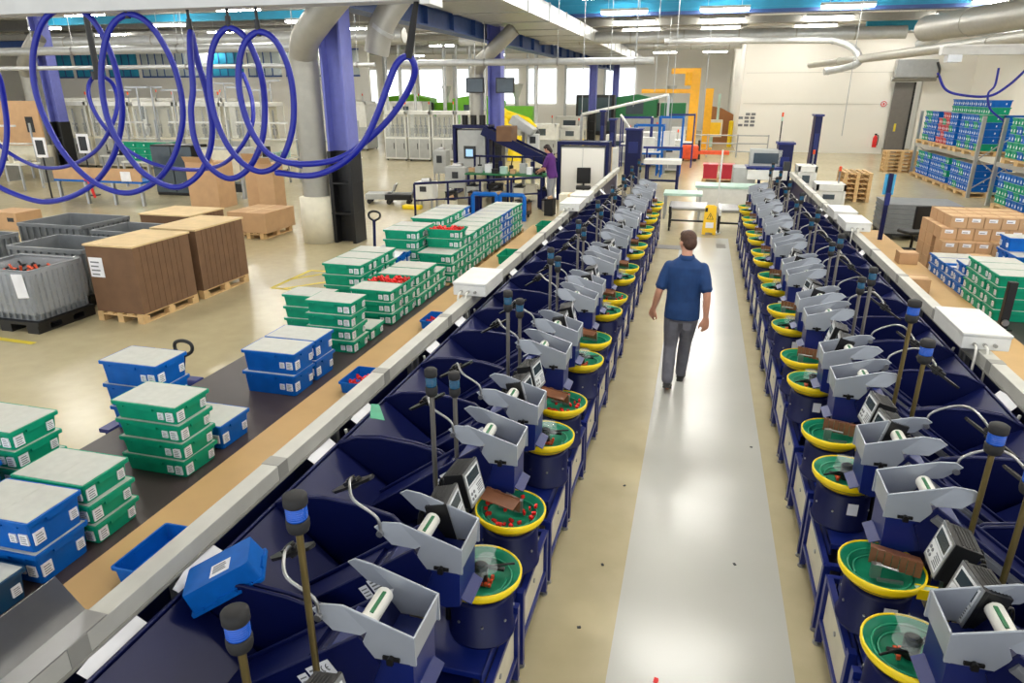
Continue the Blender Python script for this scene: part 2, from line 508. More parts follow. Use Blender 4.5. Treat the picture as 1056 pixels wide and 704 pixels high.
def red_parts(t):
    b = MB(); r2 = random.Random(3)
    for k in range(26):
        a = r2.uniform(0, 2*PI); q = r2.uniform(.05, .165); s_ = r2.uniform(.008, .014)
        z = .29+.04*max(0, (q-.1)/.065)
        b.box(-s_, s_, -s_*.6, s_*.6, 0, .018, 0, Matrix.Translation((q*math.cos(a), q*math.sin(a), z)) @ Matrix.Rotation(a*3, 4, 'Z'))
    b.build('red_pieces', 'red', t)['kind'] = 'stuff'

# ---------------------------------------------------------------- tables under the bowls
def make_table():
    t = thing('feeder_table', 'blue steel table prototype here', 'machine table', (0,0,0), 0, 'blue steel tables under the bowls')
    x0, x1 = -.10, .33           # aisle edge at u=.86 .. (origin u=.96)
    b = MB(); b.box(x0+.03, x1, -.60, .60, .545, .58)
    b.box(x0+.03, x0+.042, -.60, .60, .50, .58)
    b.build('table_top', 'navy_frame', t, .004)
    for y in (-.70, -.06, .06, .70):
        for x, nm in ((x0+.005, 'leg'), (x1-.03, 'leg')):
            b = MB(); b.box(x-.02, x+.02, y-.022, y+.022, .03, .545 if abs(y) < .65 else .50)
            lg = b.build(nm, 'navy_frame', t)
            b = MB(); b.cyl((x, y, 0), (x, y, .012), .028, n=14); b.cyl((x, y, .012), (x, y, .035), .011, n=10)
            b.build('foot', 'steel', lg)
    b = MB()
    for s_ in (-1, 1):
        ya, yb = sorted((s_*.70, s_*.06))
        b.box(x0-.012, x0+.022, ya, yb, .17, .205); b.box(x0-.012, x0+.022, ya, yb, .475, .505)
        b.box(x1-.05, x1-.02, ya, yb, .17, .205)
    for y in (-.70, .70, -.06, .06):
        b.box(x0, x1-.03, y-.016, y+.016, .17, .205); b.box(x0, x1-.03, y-.016, y+.016, .47, .505)
    b.build('frame_rail', 'navy_frame', t)
    for s_ in (-1, 1):
        ya, yb = sorted((s_*.665, s_*.10))
        b = MB(); b.box(x0+.004, x0+.014, ya, yb, .205, .478)
        p = b.build('side_panel', 'cream_panel', t)
        b = MB(); b.cyl((x0+.004, (ya+yb)/2, .36), (x0-.004, (ya+yb)/2, .36), .014, n=12); b.build('lock', 'steel', p)
    b = MB(); b.box(x0+.09, x1-.06, -.67, .67, .10, .52)
    cab = b.build('inner_cabinet', 'navy', t)
    b = MB()
    for s_ in (-1, 1): b.box(.0, .07, s_*.672-.003, s_*.672+.003, .36, .46)
    b.build('label', 'print', cab)
    return t
table0 = make_table()

# ---------------------------------------------------------------- control boxes and signal lamps
def make_control():
    t = thing('control_box', 'control box prototype standing there', 'control box', (0,0,0), 0, 'small grey control boxes between the feeders')
    T = Matrix.Rotation(R(14), 4, 'Y')
    b = MB(); b.box(.02, .14, -.115, .115, .0, .24, 0, T); b.box(.0, .02, -.122, .122, -.006, .246, 0, T)
    for k in range(5): b.box(.04+.018*k, .046+.018*k, -.10, .10, .24, .244, 0, T)
    hs = b.build('housing', 'black', t, .005)
    b = MB(); b.box(-.004, .0, -.118, .118, -.002, .242, 0, T); fp = b.build('front_plate', 'alu', t)
    b = MB(); b.box(-.007, -.004, -.10, .10, .128, .222, 1, T); b.box(-.008, -.007, -.088, .088, .14, .21, 0, T)
    b.build('display', ['screen', 'keypad'], t)
    b = MB(); b.box(-.007, -.004, -.10, .10, .02, .118, 0, T)
    for i in range(2):
        for j in range(2): b.cyl(T @ Vector((-.007, .04+.035*i, .045+.035*j)), T @ Vector((-.011, .04+.035*i, .045+.035*j)), .011, n=12, mi=1)
    for i in range(5): b.box(-.0085, -.007, -.09, -.01-.01*(i % 2), .035+.015*i, .042+.015*i, 1, T)
    b.build('keypad', ['keypad', 'print'], t)
    b = MB(); b.box(.08, .13, -.03, .03, -.24, .02); b.cyl((.105,0,-.70), (.105,0,-.2), .022, n=12); b.build('stand', 'black_metal', t)
    b = MB()
    for k in range(4): b.tube(catmull([(.17,-.06+.04*k,.06), (.24,-.05+.03*k,.10+.01*k), (.26,-.04+.03*k,-.02), (.2,-.03+.02*k,-.2)], 5), .006, 6)
    b.build('cable', 'black', t)
    return t
ctl0 = make_control()
def make_beacon(pole, lens, H):
    q_ = .80 if 'teal' in lens else 1.0
    def S(pr): return [(r_*q_, z_) for r_, z_ in pr]
    t = thing('signal_lamp', 'signal lamp prototype %s %s' % (pole, lens), 'signal lamp', (0,0,0), 0, 'signal lamps on poles between the feeders')
    b = MB(); b.cyl((0,0,.55), (0,0,H-.15), .0135, n=12); b.build('pole', pole, t)
    b = MB(); b.lathe(S([(0,0), (.02,0), (.036,.012), (.041,.03), (.041,.055), (.037,.06), (0,.06)]), 24, (0,0,H-.16)); b.build('base_socket', 'rubber', t)
    b = MB(); b.lathe(S([(0,.06), (.036,.06), (.037,.075), (.037,.115), (0,.115)]), 24, (0,0,H-.16))
    for k in range(6): b.lathe(S([(.037,.064+.008*k), (.0385,.067+.008*k), (.037,.070+.008*k)]), 24, (0,0,H-.16))
    b.build('lens', lens, t)
    b = MB(); b.lathe(S([(0,.16), (.03,.16), (.042,.152), (.043,.12), (.04,.115), (0,.115)]), 24, (0,0,H-.16)); b.build('cap', 'rubber', t)
    b = MB(); b.box(-.04, .04, -.04, .04, .55, .562); b.cyl((0,0,.0), (0,0,.55), .02, n=10); b.build('foot', 'black_metal', t)
    return t
BEAC = {(p_, l_, h_): make_beacon(p_, l_, h_) for p_, l_ in (('brass_pole','beacon_blue'), ('steel_pole','beacon_teal')) for h_ in (1.92, 1.90, 1.86, 1.78, 1.76, 1.72, 1.70)}

# ---------------------------------------------------------------- the two rows
index_kids()
PITCH = 1.52
for side in ('left', 'right'):
    sg = -1 if side == 'left' else 1
    rz = PI if side == 'left' else 0
    def W(u, y): return (AX+sg*u, y)
    nf = nb = nt_ = 0
    for k in range(-1, 9):
        yc = 3.0+PITCH*k
        for e in (-1, 1):
            x, y = W(U0, yc+e*.49)
            near_hidden = (k == -1 and e == -1 and side == 'right')
            if not near_hidden:
                # the bunker widens towards the middle of its station: world direction -e
                dloc = -e*(1 if side == 'right' else -1)
                f = dup(fA if dloc > 0 else fB, (x, y, 0), rz, 'blue conveyor feeder, grey discharge hopper, %s from camera in the %s row' % (ORD[nf], side))
                nf += 1
            if k >= 0:
                x, y = W(.985, yc+e*.285)
                src = bowl_clear if e < 0 else bowl_strip
                lb = ('clear cover, yellow rim' if e < 0 else 'brown strips, yellow rim')
                o = dup(src, (x, y, .58), rz, 'bowl feeder with %s, %s from camera in the %s row' % (lb, ORD[k], side))
                if side == 'left' and e > 0 and k in (0, 1, 3): red_parts(o)
        if k >= 0 or side == 'left':
            x, y = W(.96, yc)
            dup(table0, (x, y, 0), rz, 'blue steel table with cream panels, %s from camera in the %s row' % (ORD[k+1], side))
        rr = random.Random(k*7+(1 if sg > 0 else 0))
        for j, dy in enumerate((-.29, -.005)):
            if k == -1 and side == 'right': continue
            x, y = W(1.085, yc+dy+rr.uniform(-.02, .02))
            o = dup(ctl0, (x, y, 1.155), rz+R(rr.uniform(-8, 8)), 'grey control box, %s of two at the %s pair from camera in the %s row' % (('nearer', 'farther')[j], ORD[k+1], side)); o.scale = (.82,)*3
        for j in (0, 1):
            B_ = ('brass_pole','beacon_blue'); S_ = ('steel_pole','beacon_teal')
            if side == 'left': key = (B_+(1.72,), B_+(1.90,)) if k == -1 else (S_+(1.86,), S_+(1.70,))
            else: key = ((S_ if k == -1 else B_)+(1.78,), B_+(1.76 if k == 0 else 1.92,)) if k in (-1, 0, 1) else (S_+(1.86,), S_+(1.70,))
            dy2 = ((-.08, .29) if k == -1 else (.05, .40))[j] if side == 'left' else (-.07, .32)[j]
            if k > 1: dy2 += rr.uniform(-.04, .04)
            x, y = W(1.35, yc+dy2)
            dup(BEAC[key[j]], (x, y, 0), rz, '%s lamp on %s pole, %s of two, %s pair from camera in the %s row' % (('blue' if 'blue' in key[j][1] else 'teal'), ('brassy' if 'brass' in key[j][0] else 'grey'), ('nearer', 'farther')[j], ORD[k+1], side))
r2 = random.Random(12)
for i, (x, y, c) in enumerate(((.02, 3.15, 'red'), (-.42, 4.1, 'print_dark'), (.5, 4.35, 'print_dark'), (-.48, 3.45, 'print_dark'), (.72, 6.2, 'print_dark'), (-.38, 5.2, 'print_dark'))):
    b = MB(); s_ = .012 if c == 'red' else .008
    b.box(-s_*1.5, s_*1.5, -s_, s_, 0, s_*.6); b.box(-s_*.5, s_*.9, -s_*1.3, s_*.5, 0, s_*.4); o = b.build('scrap_piece', c); o.location = (x, y, .002); o.rotation_euler = (0, 0, r2.uniform(0, 3))
    tag(o, '%s on the aisle floor, %s from camera' % (('tiny red scrap', 'tiny dark scrap')[c != 'red'], ORD[i]), 'scrap', 'scraps on the aisle floor')
for src in [fA, fB, bowl_strip, bowl_clear, table0, ctl0]+list(BEAC.values()):
    stack = [src]; 
    while stack:
        o = stack.pop(); stack += KIDS.get(o.name, []); bpy.data.objects.remove(o)
KIDS.clear()
# ================================================================ rails above the bunkers
def make_rail(side):
    sg = -1 if side == 'left' else 1
    y0, y1 = .6, 21.5
    t = thing('cable_rail', 'long pale grey boxed cable rail along the outer edge of the %s machine row' % side, 'cable rail', (AX+sg*2.485, 0, 0))
    b = MB(); b.box(-.055, .055, y0, y1, .95, 1.05); b.build('duct', 'rail_grey', t, .004)
    b = MB(); b.box(-.062, .062, y0, y1, .935, .95); b.build('base_profile', 'rail_dark', t)
    y = 1.7
    while y < y1:
        b = MB(); b.box(-.058, .058, y-.05, y+.05, .949, 1.053); b.build('joint_cover', 'rail_dark', t)
        y += 1.52
    b = MB(); b.box(sg*.028, sg*.036, y0, y1, .12, .93) if sg > 0 else b.box(-.036, -.028, y0, y1, .12, .93); b.build('back_panel', 'navy', t)
    y = 2.3
    while y < 18:
        for dy in (0, .13):
            b = MB(); b.box(-.022, .022, y+dy-.022, y+dy+.022, 0, .935)
            b.build('post', 'alu', t)
        b = MB(); b.tube(catmull([(-sg*.07, y+.16, .9), (-sg*.09, y+.17, .78), (-sg*.08, y+.2, .6)], 4), .012, 6); b.build('cable', 'white_plastic', t)
        y += 1.52
    return t
make_rail('left'); make_rail('right')
def jbox(side, x, y, L, txt):
    t = thing('junction_box', txt, 'junction box', (x, y, 1.055), 0, 'white junction boxes on the cable rails')
    b = MB(); b.box(-.19, .19, -L/2, L/2, 0, .12); b.build('housing', 'box_white', t, .008)
    b = MB(); b.box(-.197, .197, -L/2-.007, L/2+.007, .122, .15); b.build('lid', 'box_white', t, .008)
    for k in range(3):
        b = MB(); x_ = -.09+.08*k; b.cyl((x_, -L/2, .05), (x_, -L/2-.03, .05), .016, n=10); b.build('cable_gland', 'rail_dark', t)
    b = MB()
    for k in range(2): b.tube(catmull([(-.09+.08*k, -L/2-.02, .05), (-.1+.09*k, -L/2-.09, .02), (-.1+.1*k, -L/2-.1, -.15), (-.08+.1*k, -L/2-.04, -.45)], 4), .011, 6)
    b.build('cable', 'white_plastic', t)
jbox('left', -2.36, 7.35, .72, 'white junction box nearest the camera on the left cable rail')
jbox('left', -2.33, 13.4, .8, 'white junction box second along the left cable rail')
jbox('left', -2.33, 14.5, .8, 'white junction box third along the left cable rail')
jbox('right', 2.585, 6.95, .82, 'big white junction box nearest the camera on the right cable rail')
jbox('right', 2.60, 12.6, .8, 'white junction box second along the right cable rail')
jbox('right', 2.60, 13.7, .8, 'white junction box third along the right cable rail')
# papers that hang under the rails
def paper(x, y, wd, ln, tilt, yaw, txt):
    b = MB(); n = 5; rows = []
    for i in range(n+1):
        s_ = i/n; rows.append([(-.035*math.sin(s_*1.6)*ln/.3, -wd/2+.02*s_, -ln*s_), (-.05*math.sin(s_*1.5)*ln/.3, wd/2+.02*s_, -ln*s_)])
    v = [p for r_ in rows for p in r_]; b.add(v, [(2*i, 2*i+1, 2*i+3, 2*i+2) for i in range(n)], 0, True)
    b.add([(p[0]+.0015, p[1], p[2]) for p in v], [(2*i, 2*i+2, 2*i+3, 2*i+1) for i in range(n)], 0, True)
    o = b.build('paper_sheet', 'paper'); o.location = (x, y, .945); o.rotation_euler = (R(tilt), R(-57), R(yaw))
    tag(o, txt, 'paper', 'papers hung under the cable rails')
for i, (y, wd, ln) in enumerate(((1.82,.34,.26), (2.36,.34,.30), (3.62,.3,.24), (4.22,.3,.24), (5.7,.28,.24), (6.5,.26,.2), (8.7,.3,.24), (10.7,.34,.3), (12.0,.3,.3), (15.6,.3,.3), (17.2,.3,.3))):
    paper(-2.335, y, wd, ln*1.45, 8 if i != 1 else 14, 0, 'white paper sheet hung under the left cable rail, %s from the camera' % ORD[i])
for i, (y, wd, ln) in enumerate(((5.75,.3,.16), (11.2,.2,.2), (14.6,.25,.25), (15.3,.25,.25))):
    paper(2.53, y, wd, ln*1.4, 8, 180, 'white paper sheet hung under the right cable rail, %s from the camera' % ORD[i])
for x, y, rz, txt in ((-2.08, 4.02, 30, 'teal green paper strip on the left bunker under the rail'),):
    b = MB(); b.sheet([(-.05,-.1,0), (.05,-.12,0), (.03,.12,.01), (-.03,.12,.01)], .003); o = b.build('paper_strip', 'bowl_green'); o.location = (x, y, 1.045); o.rotation_euler = (0, R(12), R(rz)); tag(o, txt, 'paper strip')
# thin steel plate leaning on the left rail, in front
b = MB(); b.sheet([(-2.447,1.0,1.05), (-2.447,1.86,1.05), (-2.475,1.79,1.28), (-2.475,1.0,1.28)], .004); b.box(-2.46, -2.33, 1.0, 1.86, 1.051, 1.056)
tag(b.build('steel_plate', 'steel'), 'bent bare steel plate on the near end of the left cable rail', 'steel plate')

# ================================================================ platforms with belts
def platform(txt, X0, X1, XT, y0, y1, yt, rail_x):
    t = thing('belt_platform', txt, 'belt conveyor', ((X0+X1)/2, y0, 0)); ox = (X0+X1)/2
    a, c = sorted((X0-ox, XT-ox)); d, e = sorted((XT-ox, X1-ox))
    b = MB(); b.box(a, c, 0, y1-y0, .30, .347); b.build('belt', 'dark_belt', t)
    b = MB(); b.box(d, e, 0, yt-y0, .31, .35)
    b.build('edge_board', 'tan', t)
    b = MB()
    for x in (a+.02, e-.06): b.box(x, x+.04, 0, y1-y0, .2, .30)
    b.build('frame', 'navy_frame', t)
    y = .1
    while y < y1-y0:
        for x in (a+.04, e-.05):
            b = MB(); b.box(x-.025, x+.025, y-.025, y+.025, 0, .2); b.build('leg', 'navy_frame', t)
        y += 1.7
    return t
platform('long low conveyor with dark belt and tan edge board beside the left rail', -4.88, -2.97, -3.56, .6, 9.75, 15.2, -2.44)
platform('long low conveyor with dark belt and tan edge board beside the right rail', 6.25, 3.2, 3.95, 4.5, 12.9, 16.5, 2.6)
b = MB(); b.tube([(-3.22,1.2,.365), (-3.24,1.9,.365), (-3.27,2.45,.365)], .013, 8); tag(b.build('black_cable', 'black'), 'thin black cable on the tan board near the steel plate', 'cable')

# ================================================================ crates
def ring_rect(x, y, z, r=.02):
    out = []
    for cx_, cy_, a0 in ((x-r, y-r, 0), (-x+r, y-r, PI/2), (-x+r, -y+r, PI), (x-r, -y+r, 1.5*PI)):
        for k in range(3):
            a_ = a0+PI/4*k; out.append((cx_+r*math.cos(a_), cy_+r*math.sin(a_), z))
    return out
def crate_body(h, X=.3, Y=.2, open_=False):
    b = MB(); z = h
    b.loft([ring_rect(X-.03, Y-.03, 0), ring_rect(X-.018, Y-.018, z-.03), ring_rect(X-.018, Y-.018, z-.028), ring_rect(X, Y, z-.026), ring_rect(X, Y, z)], caps=False, smooth=False)
    b.loft([ring_rect(X, Y, z), ring_rect(X-.016, Y-.016, z), ring_rect(X-.034, Y-.034, .012)], caps=False, smooth=False)
    n = 12
    b.add(ring_rect(X-.03, Y-.03, 0), [tuple(range(n))[::-1]]); b.add(ring_rect(X-.034, Y-.034, .012), [tuple(range(n))])
    # hand grips and ribs under the lip
    for s_ in (-1, 1):
        b.box(-.08, .08, s_*(Y-.012)-.011, s_*(Y-.012)+.011, z-.05, z-.026)
        b.box(s_*(X-.012)-.011, s_*(X-.012)+.011, -.07, .07, z-.05, z-.026)
        for x in (-.2, .2): b.box(x-.008, x+.008, s_*(Y-.014)-.01, s_*(Y-.014)+.01, z-.045, z-.026)
    return b
def crate_labels(h, X=.3, Y=.2):
    k = min(1, h/.15)*.042; zc = h*.42
    L_ = []
    for (f, a, c, sz) in (('x', X-.0185, -.13, 1), ('x', X-.0185, .12, .8), ('y', -Y+.0185, .22, .9), ('y', -Y+.0185, .14, .7)):
        b = MB(); w_ = .036*sz; hh = k*sz
        if f == 'x':
            b.box(a-.006, a+.004, c-w_, c+w_, zc-hh, zc+hh, 0)
            for i in range(4): b.box(a+.003, a+.0046, c-w_*.7, c+w_*(.5 if i % 2 else .7), zc-hh*.75+hh*.4*i, zc-hh*.6+hh*.4*i, 1)
        else:
            b.box(c-w_, c+w_, a-.004, a+.006, zc-hh, zc+hh, 0)
            for i in range(4): b.box(c-w_*.7, c+w_*(.5 if i % 2 else .7), a-.0046, a-.003, zc-hh*.75+hh*.4*i, zc-hh*.6+hh*.4*i, 1)
        L_.append(b)
    return L_
PROTO = {}
def crate_proto(col, h, top):
    key = (col, h, top)
    if key in PROTO: return PROTO[key]
    t = bpy.data.objects.new('crate', None); C.objects.link(t); t.empty_display_size = .1
    crate_body(h).build('body', col+'_crate', t)
    for b in crate_labels(h): b.build('label', ['paper', 'print'], t)
    b = MB()
    if top == 'lid':
        b.box(-.285, .285, -.185, .185, h-.008, h+.004); b.box(-.03, .03, -.186, .186, h+.0035, h+.0055); b.build('lid', 'lid_grey', t, .002)
    elif top == 'red':
        r2 = random.Random(5)
        for i in range(60):
            T = Matrix.Translation((r2.uniform(-.24, .24), r2.uniform(-.14, .14), h-.025+r2.uniform(-.01, .012))) @ Euler((r2.uniform(0, 3), r2.uniform(0, 3), 0)).to_matrix().to_4x4()
            b.box(-.03, .03, -.02, .02, -.012, .012, 0, T)
        o = b.build('red_pieces', 'red', t); o['kind'] = 'stuff'
    elif top == 'white':
        b.sheet([(-.26,-.16,h-.03), (.26,-.16,h-.03), (.24,.16,h+.01), (-.2,.15,h+.03)], .01); b.build('white_cover', 'paper', t)
    PROTO[key] = t
    for c in [t]: KIDS[c.name] = [o for o in C.objects if o.parent == c]
    return t
LEV = {1: ['single'], 2: ['bottom', 'top'], 3: ['bottom', 'middle', 'top'], 4: ['bottom', 'third down', 'second down', 'top'],
       5: ['bottom', 'fourth down', 'third down', 'second down', 'top']}
def stack(x, y, cols, n, h, where, top='lid', rz=0, grp='lidded crates beside the left row', z0=.351, jit=.012):
    rj = random.Random(int(x*100)+int(y*100)); z = z0
    for i in range(n):
        col = cols[i] if isinstance(cols, (list, tuple)) else cols
        src = crate_proto(col, h, top if i == n-1 else 'lid')
        o = copy_tree(src); o.location = (x+rj.uniform(-jit, jit), y+rj.uniform(-jit, jit)*.4, z); o.rotation_euler = (0, 0, rz+R(rj.uniform(-1.2, 1.2)))
        o.name = 'crate'
        tag(o, ('%s crate, %s of stack, %s' % (col, LEV[n][i], where)) if n > 1 else '%s crate, alone %s' % (col, where), 'crate', grp)
        z += h+.006
XR = -3.95
stack(XR, 2.30, 'teal', 1, .2, 'beside the steel plate at the left edge')
stack(XR, 2.75, 'blue', 2, .222, 'behind the dark teal crate')
stack(XR, 3.17, 'green', 3, .148, 'behind the pair of nearest blue crates')
stack(XR-.84, 3.40, 'green', 4, .148, 'at the left edge, beyond the belt')
stack(XR-.84, 2.92, 'blue', 2, .222, 'at the left edge in front of green crates')
stack(XR-.84, 2.45, 'blue', 1, .222, 'at the left edge beside the teal crate')
stack(XR, 4.04, 'green', 4, .148, 'four high, standing alone on the dark belt')
stack(XR, 4.50, 'blue', 1, .222, 'on the dark belt right behind four green crates')
stack(XR-.66, 4.60, 'blue', 3, .215, 'at the far edge of the belt, three high')
stack(XR, 5.62, 'blue', 2, .222, 'nearer of the two blue pairs on the belt')
stack(XR, 6.03, 'blue', 2, .222, 'farther of the two blue pairs on the belt')
stack(XR, 6.85, 'green', 4, .148, 'four high behind the two blue pairs')
stack(XR, 7.30, 'green', 1, .148, 'in front of the green crate block')
stack(XR-.70, 7.45, 'green', 3, .148, 'on the left behind the four-high green stack')
for j in range(4): stack(XR, 7.92+.41*j, 'green', 3, .148, '%s column from camera, green block by tan board' % ORD[j], 'red' if j == 1 else 'lid')
stack(XR, 9.56, 'green', 2, .148, 'fifth and lower column of the green block')
for j in range(3): stack(XR-.72, 8.5+.41*j, 'green', 4, .148, '%s column from camera, rear green block' % ORD[j])
for j in range(2): stack(XR-.72, 9.73+.41*j, 'blue', 2, .222, '%s blue column from camera, rear block' % ORD[j], 'lid' if j else 'white')
# pallets beyond the end of the belt, two on top of each other
def pallet_parts(t, L=1.2, W_=.8, h=.144):
    k = h/.144
    b = MB()
    for i in range(5): y = -W_/2+.05+i*(W_-.1)/4; b.box(-L/2, L/2, y-.05, y+.05, .121*k, .144*k)
    for x in (-L/2+.05, 0, L/2-.05): b.box(x-.05, x+.05, -W_/2, W_/2, .1*k, .122*k)
    b.build('deck', 'wood', t)
    for y in (-W_/2+.05, 0, W_/2-.05):
        b = MB()
        for x in (-L/2+.07, 0, L/2-.07): b.box(x-.07, x+.07, y-.05, y+.05, .021*k, .1*k)
        b.box(-L/2, L/2, y-.05, y+.05, 0, .022*k); b.build('runner', 'wood', t)
    return t
PAL = bpy.data.objects.new('wooden_pallet', None); C.objects.link(PAL); pallet_parts(PAL); KIDS[PAL.name] = [o for o in C.objects if o.parent == PAL]
def pallet(x, y, z, rz, txt, grp='wooden pallets on the floor', s_=(1,1,1)):
    o = copy_tree(PAL); o.name = 'wooden_pallet'; o.location = (x, y, z); o.rotation_euler = (0, 0, R(rz)); o.scale = s_; tag(o, txt, 'pallet', grp)
for i, y in enumerate((10.35, 11.65, 12.95, 14.2)):
    for j in range(2): pallet(-4.2, y, .172*j, 90, 'wooden pallet %s green crates, %s pair beyond the belt end' % (('under another pallet below', 'directly under')[j], ORD[i]), s_=(1,1.3,1.19))
for j in range(2): stack(XR+.04, 10.1+.41*j, 'green', 3 if j == 0 else 5, .148, '%s column from camera, pallets beyond belt' % ORD[j], 'red' if j else 'lid')
for j in range(2): stack(XR-.60, 10.25+.41*j, 'green', 5, .148, '%s left column from camera, pallets beyond belt' % ORD[j])
for j in range(9): stack(XR+.04, 10.93+.41*j, 'blue' if j in (5, 6) else 'green', 4, .148, '%s column from camera, long pallet row' % ORD[j])
for j in range(4): stack(XR-.60, 11.4+.41*j, 'blue' if j == 3 else 'green', 5, .148, '%s column from camera, row behind long row' % ORD[j])
# small open bins on the tan board, half hidden by the rail
def open_bin(x, y, z, rz, col, txt, tilt=0, s_=1.0, red=False):
    t = thing('open_bin', txt, 'bin', (x, y, z), R(rz)); t.rotation_euler = (0, R(tilt), R(rz)); t.scale = (s_,)*3
    b = crate_body(.16, .3, .2); b.build('body', col+'_crate', t)
    for q_ in crate_labels(.16)[:1]: q_.build('label', ['paper', 'print'], t)
    if red:
        b = MB(); r2 = random.Random(9)
        for i in range(30):
            b.box(-.03, .03, -.02, .02, -.012, .012, 0, Matrix.Translation((r2.uniform(-.2, .2), r2.uniform(-.12, .12), .10)) @ Euler((r2.uniform(0, 3), r2.uniform(0, 3), 0)).to_matrix().to_4x4())
        b.build('red_pieces', 'red', t)['kind'] = 'stuff'
open_bin(-3.1, 2.93, .351, 90, 'blue', 'open blue bin on the tan board behind the near rail', 0, .8)
open_bin(-3.16, 5.85, .351, 90, 'blue', 'small open blue bin with red pieces on the tan board', 0, .75, True)
open_bin(-3.14, 7.9, .351, 90, 'blue', 'farther small blue bin with red pieces beside the junction box', 0, .7, True)
open_bin(-3.1, 11.6, .351, 90, 'green', 'open green bin on the tan board past the junction box')
open_bin(-3.1, 14.6, .351, 90, 'green', 'far open green bin on the tan board behind the rail')
t = thing('open_bin', 'blue bin lying upside down with white label in the near left bunker', 'bin', (-2.08, 2.27, 1.05)); t.rotation_euler = (R(180), R(-24), R(30)); t.scale = (.62,)*3
b = crate_body(.2, .3, .2); b.build('body', 'blue_crate', t)
b = MB(); b.box(-.05,.11,-.02,.12,-.004,.0,0)
for i in range(4): b.box(-.03,.07+.01*(i % 2),.0+.025*i,.012+.025*i,-.006,-.004,1)
b.build('label', ['paper', 'print'], t)

# ---- right side
RG = 'lidded crates beside the right row'
for j in range(3): stack(4.2, 10.15+.41*j, 'green', 4, .148, '%s column from camera, green block by right rail' % ORD[j], rz=PI, grp=RG)
stack(4.86, 10.15, 'green', 4, .148, 'right of the green block by the right rail', rz=PI, grp=RG)
for j in range(4): stack(4.2, 11.40+.41*j, 'blue', 2 if j else 3, .148, '%s blue column from camera, right tan board' % ORD[j], 'white' if j == 1 else 'lid', PI, RG)
for j in range(2): stack(5.2, 12.3+.41*j, 'blue', 3 if j else 2, .215, '%s blue column from camera, right picture edge' % ORD[j], rz=PI, grp=RG)
stack(5.2, 11.6, 'green', 3, .148, 'under the right edge before the blue columns', rz=PI, grp=RG)
stack(5.85, 12.5, 'blue', 3, .215, 'outermost at the right edge of the belt', rz=PI, grp=RG)
pallet(4.93, 14.0, 0, 0, 'wooden pallet under the carton stack on the right')
# cartons
def carton(x, y, z, txt, sx=.252, sy=.38, sz=.2, lab=True, rz=0, grp='stacked cartons on the right pallet'):
    t = thing('carton', txt, 'carton', (x, y, z), R(rz), grp, shared='deep inside' in txt)
    b = MB(); b.box(-sx/2, sx/2, -sy/2, sy/2, 0, sz); b.build('box', 'carton', t, .004)
    b = MB(); b.box(-sx/2+.004, sx/2-.004, -.025, .025, sz, sz+.0012); b.build('tape', 'wood_light', t)
    if lab:
        b = MB(); b.box(-.065, .065, -sy/2-.0012, -sy/2+.001, sz*.55, sz*.85, 0); b.box(-.05, .03, -sy/2-.002, -sy/2, sz*.62, sz*.68, 1); b.build('label', ['paper', 'print'], t)
lv = ['bottom', 'second', 'third', 'fourth', 'top']
for L_ in range(5):
    for i in range(5):
        sh = .12 if L_ == 4 else 0
        if L_ == 0 and i == 4: continue
        carton(4.34+.262*i+sh, 13.50+(.18 if L_ > 2 else .0), .15+.205*L_, 'labelled carton, %s layer, %s from the left, front of carton stack' % (lv[L_], ORD[i]))
for r_ in range(2):
    for i in range(5): carton(4.34+.262*i+.12, 14.08+.40*r_, .15+.82, 'top-layer carton, %s from the left, %s row behind carton front' % (ORD[i], ('first', 'second')[r_]))
for r_ in range(2):
    for L_ in range(4):
        for i in range(5): carton(4.34+.262*i, 14.08+.40*r_, .15+.205*L_, 'plain carton deep inside the carton stack, hidden behind the labelled front', lab=False)
carton(4.78, 13.16, .36, 'loose carton jutting out at the foot of the carton stack', .34, .3, .22)
carton(3.70, 13.3, .351, 'small carton on the tan board left of the carton stack', .3, .3, .2, False)
carton(3.35, 11.3, .351, 'tan carton on the board beside the right cable rail', .3, .3, .22, False)
# folded grey containers, chair, pole
def folded(x, y, z, txt, w_=1.5, d_=1.2):
    t = thing('folded_container', txt, 'container', (x, y, z), 0, 'flat folded grey containers')
    b = MB(); b.box(-w_/2, w_/2, -d_/2, d_/2, 0, .07); b.box(-w_/2-.015, w_/2+.015, -d_/2-.015, d_/2+.015, .07, .105)
    for k in range(8): b.box(-w_/2+.08+k*.18, -w_/2+.16+k*.18, -d_/2-.012, -d_/2+.01, .012, .06)
    b.build('shell', 'bin_grey', t)
    b = MB(); b.box(-.12, .12, -d_/2-.018, -d_/2-.012, .078, .1); b.build('label', 'print', t)
for i in range(6): folded(5.0, 17.9, .15+.112*i, 'flat grey container, %s from the bottom of the folded pile on the right' % ORD[i])
t = thing('plastic_pallet', 'black plastic pallet under the folded grey containers', 'pallet', (5.0, 17.9, 0))
b = MB(); b.box(-.75, .75, -.6, .6, .11, .148); b.build('deck', 'black', t)
for x in (-.65, 0, .65):
    b = MB()
    for y in (-.5, 0, .5): b.box(x-.08, x+.08, y-.08, y+.08, .03, .11)
    b.box(x-.08, x+.08, -.6, .6, 0, .03); b.build('runner', 'black', t)
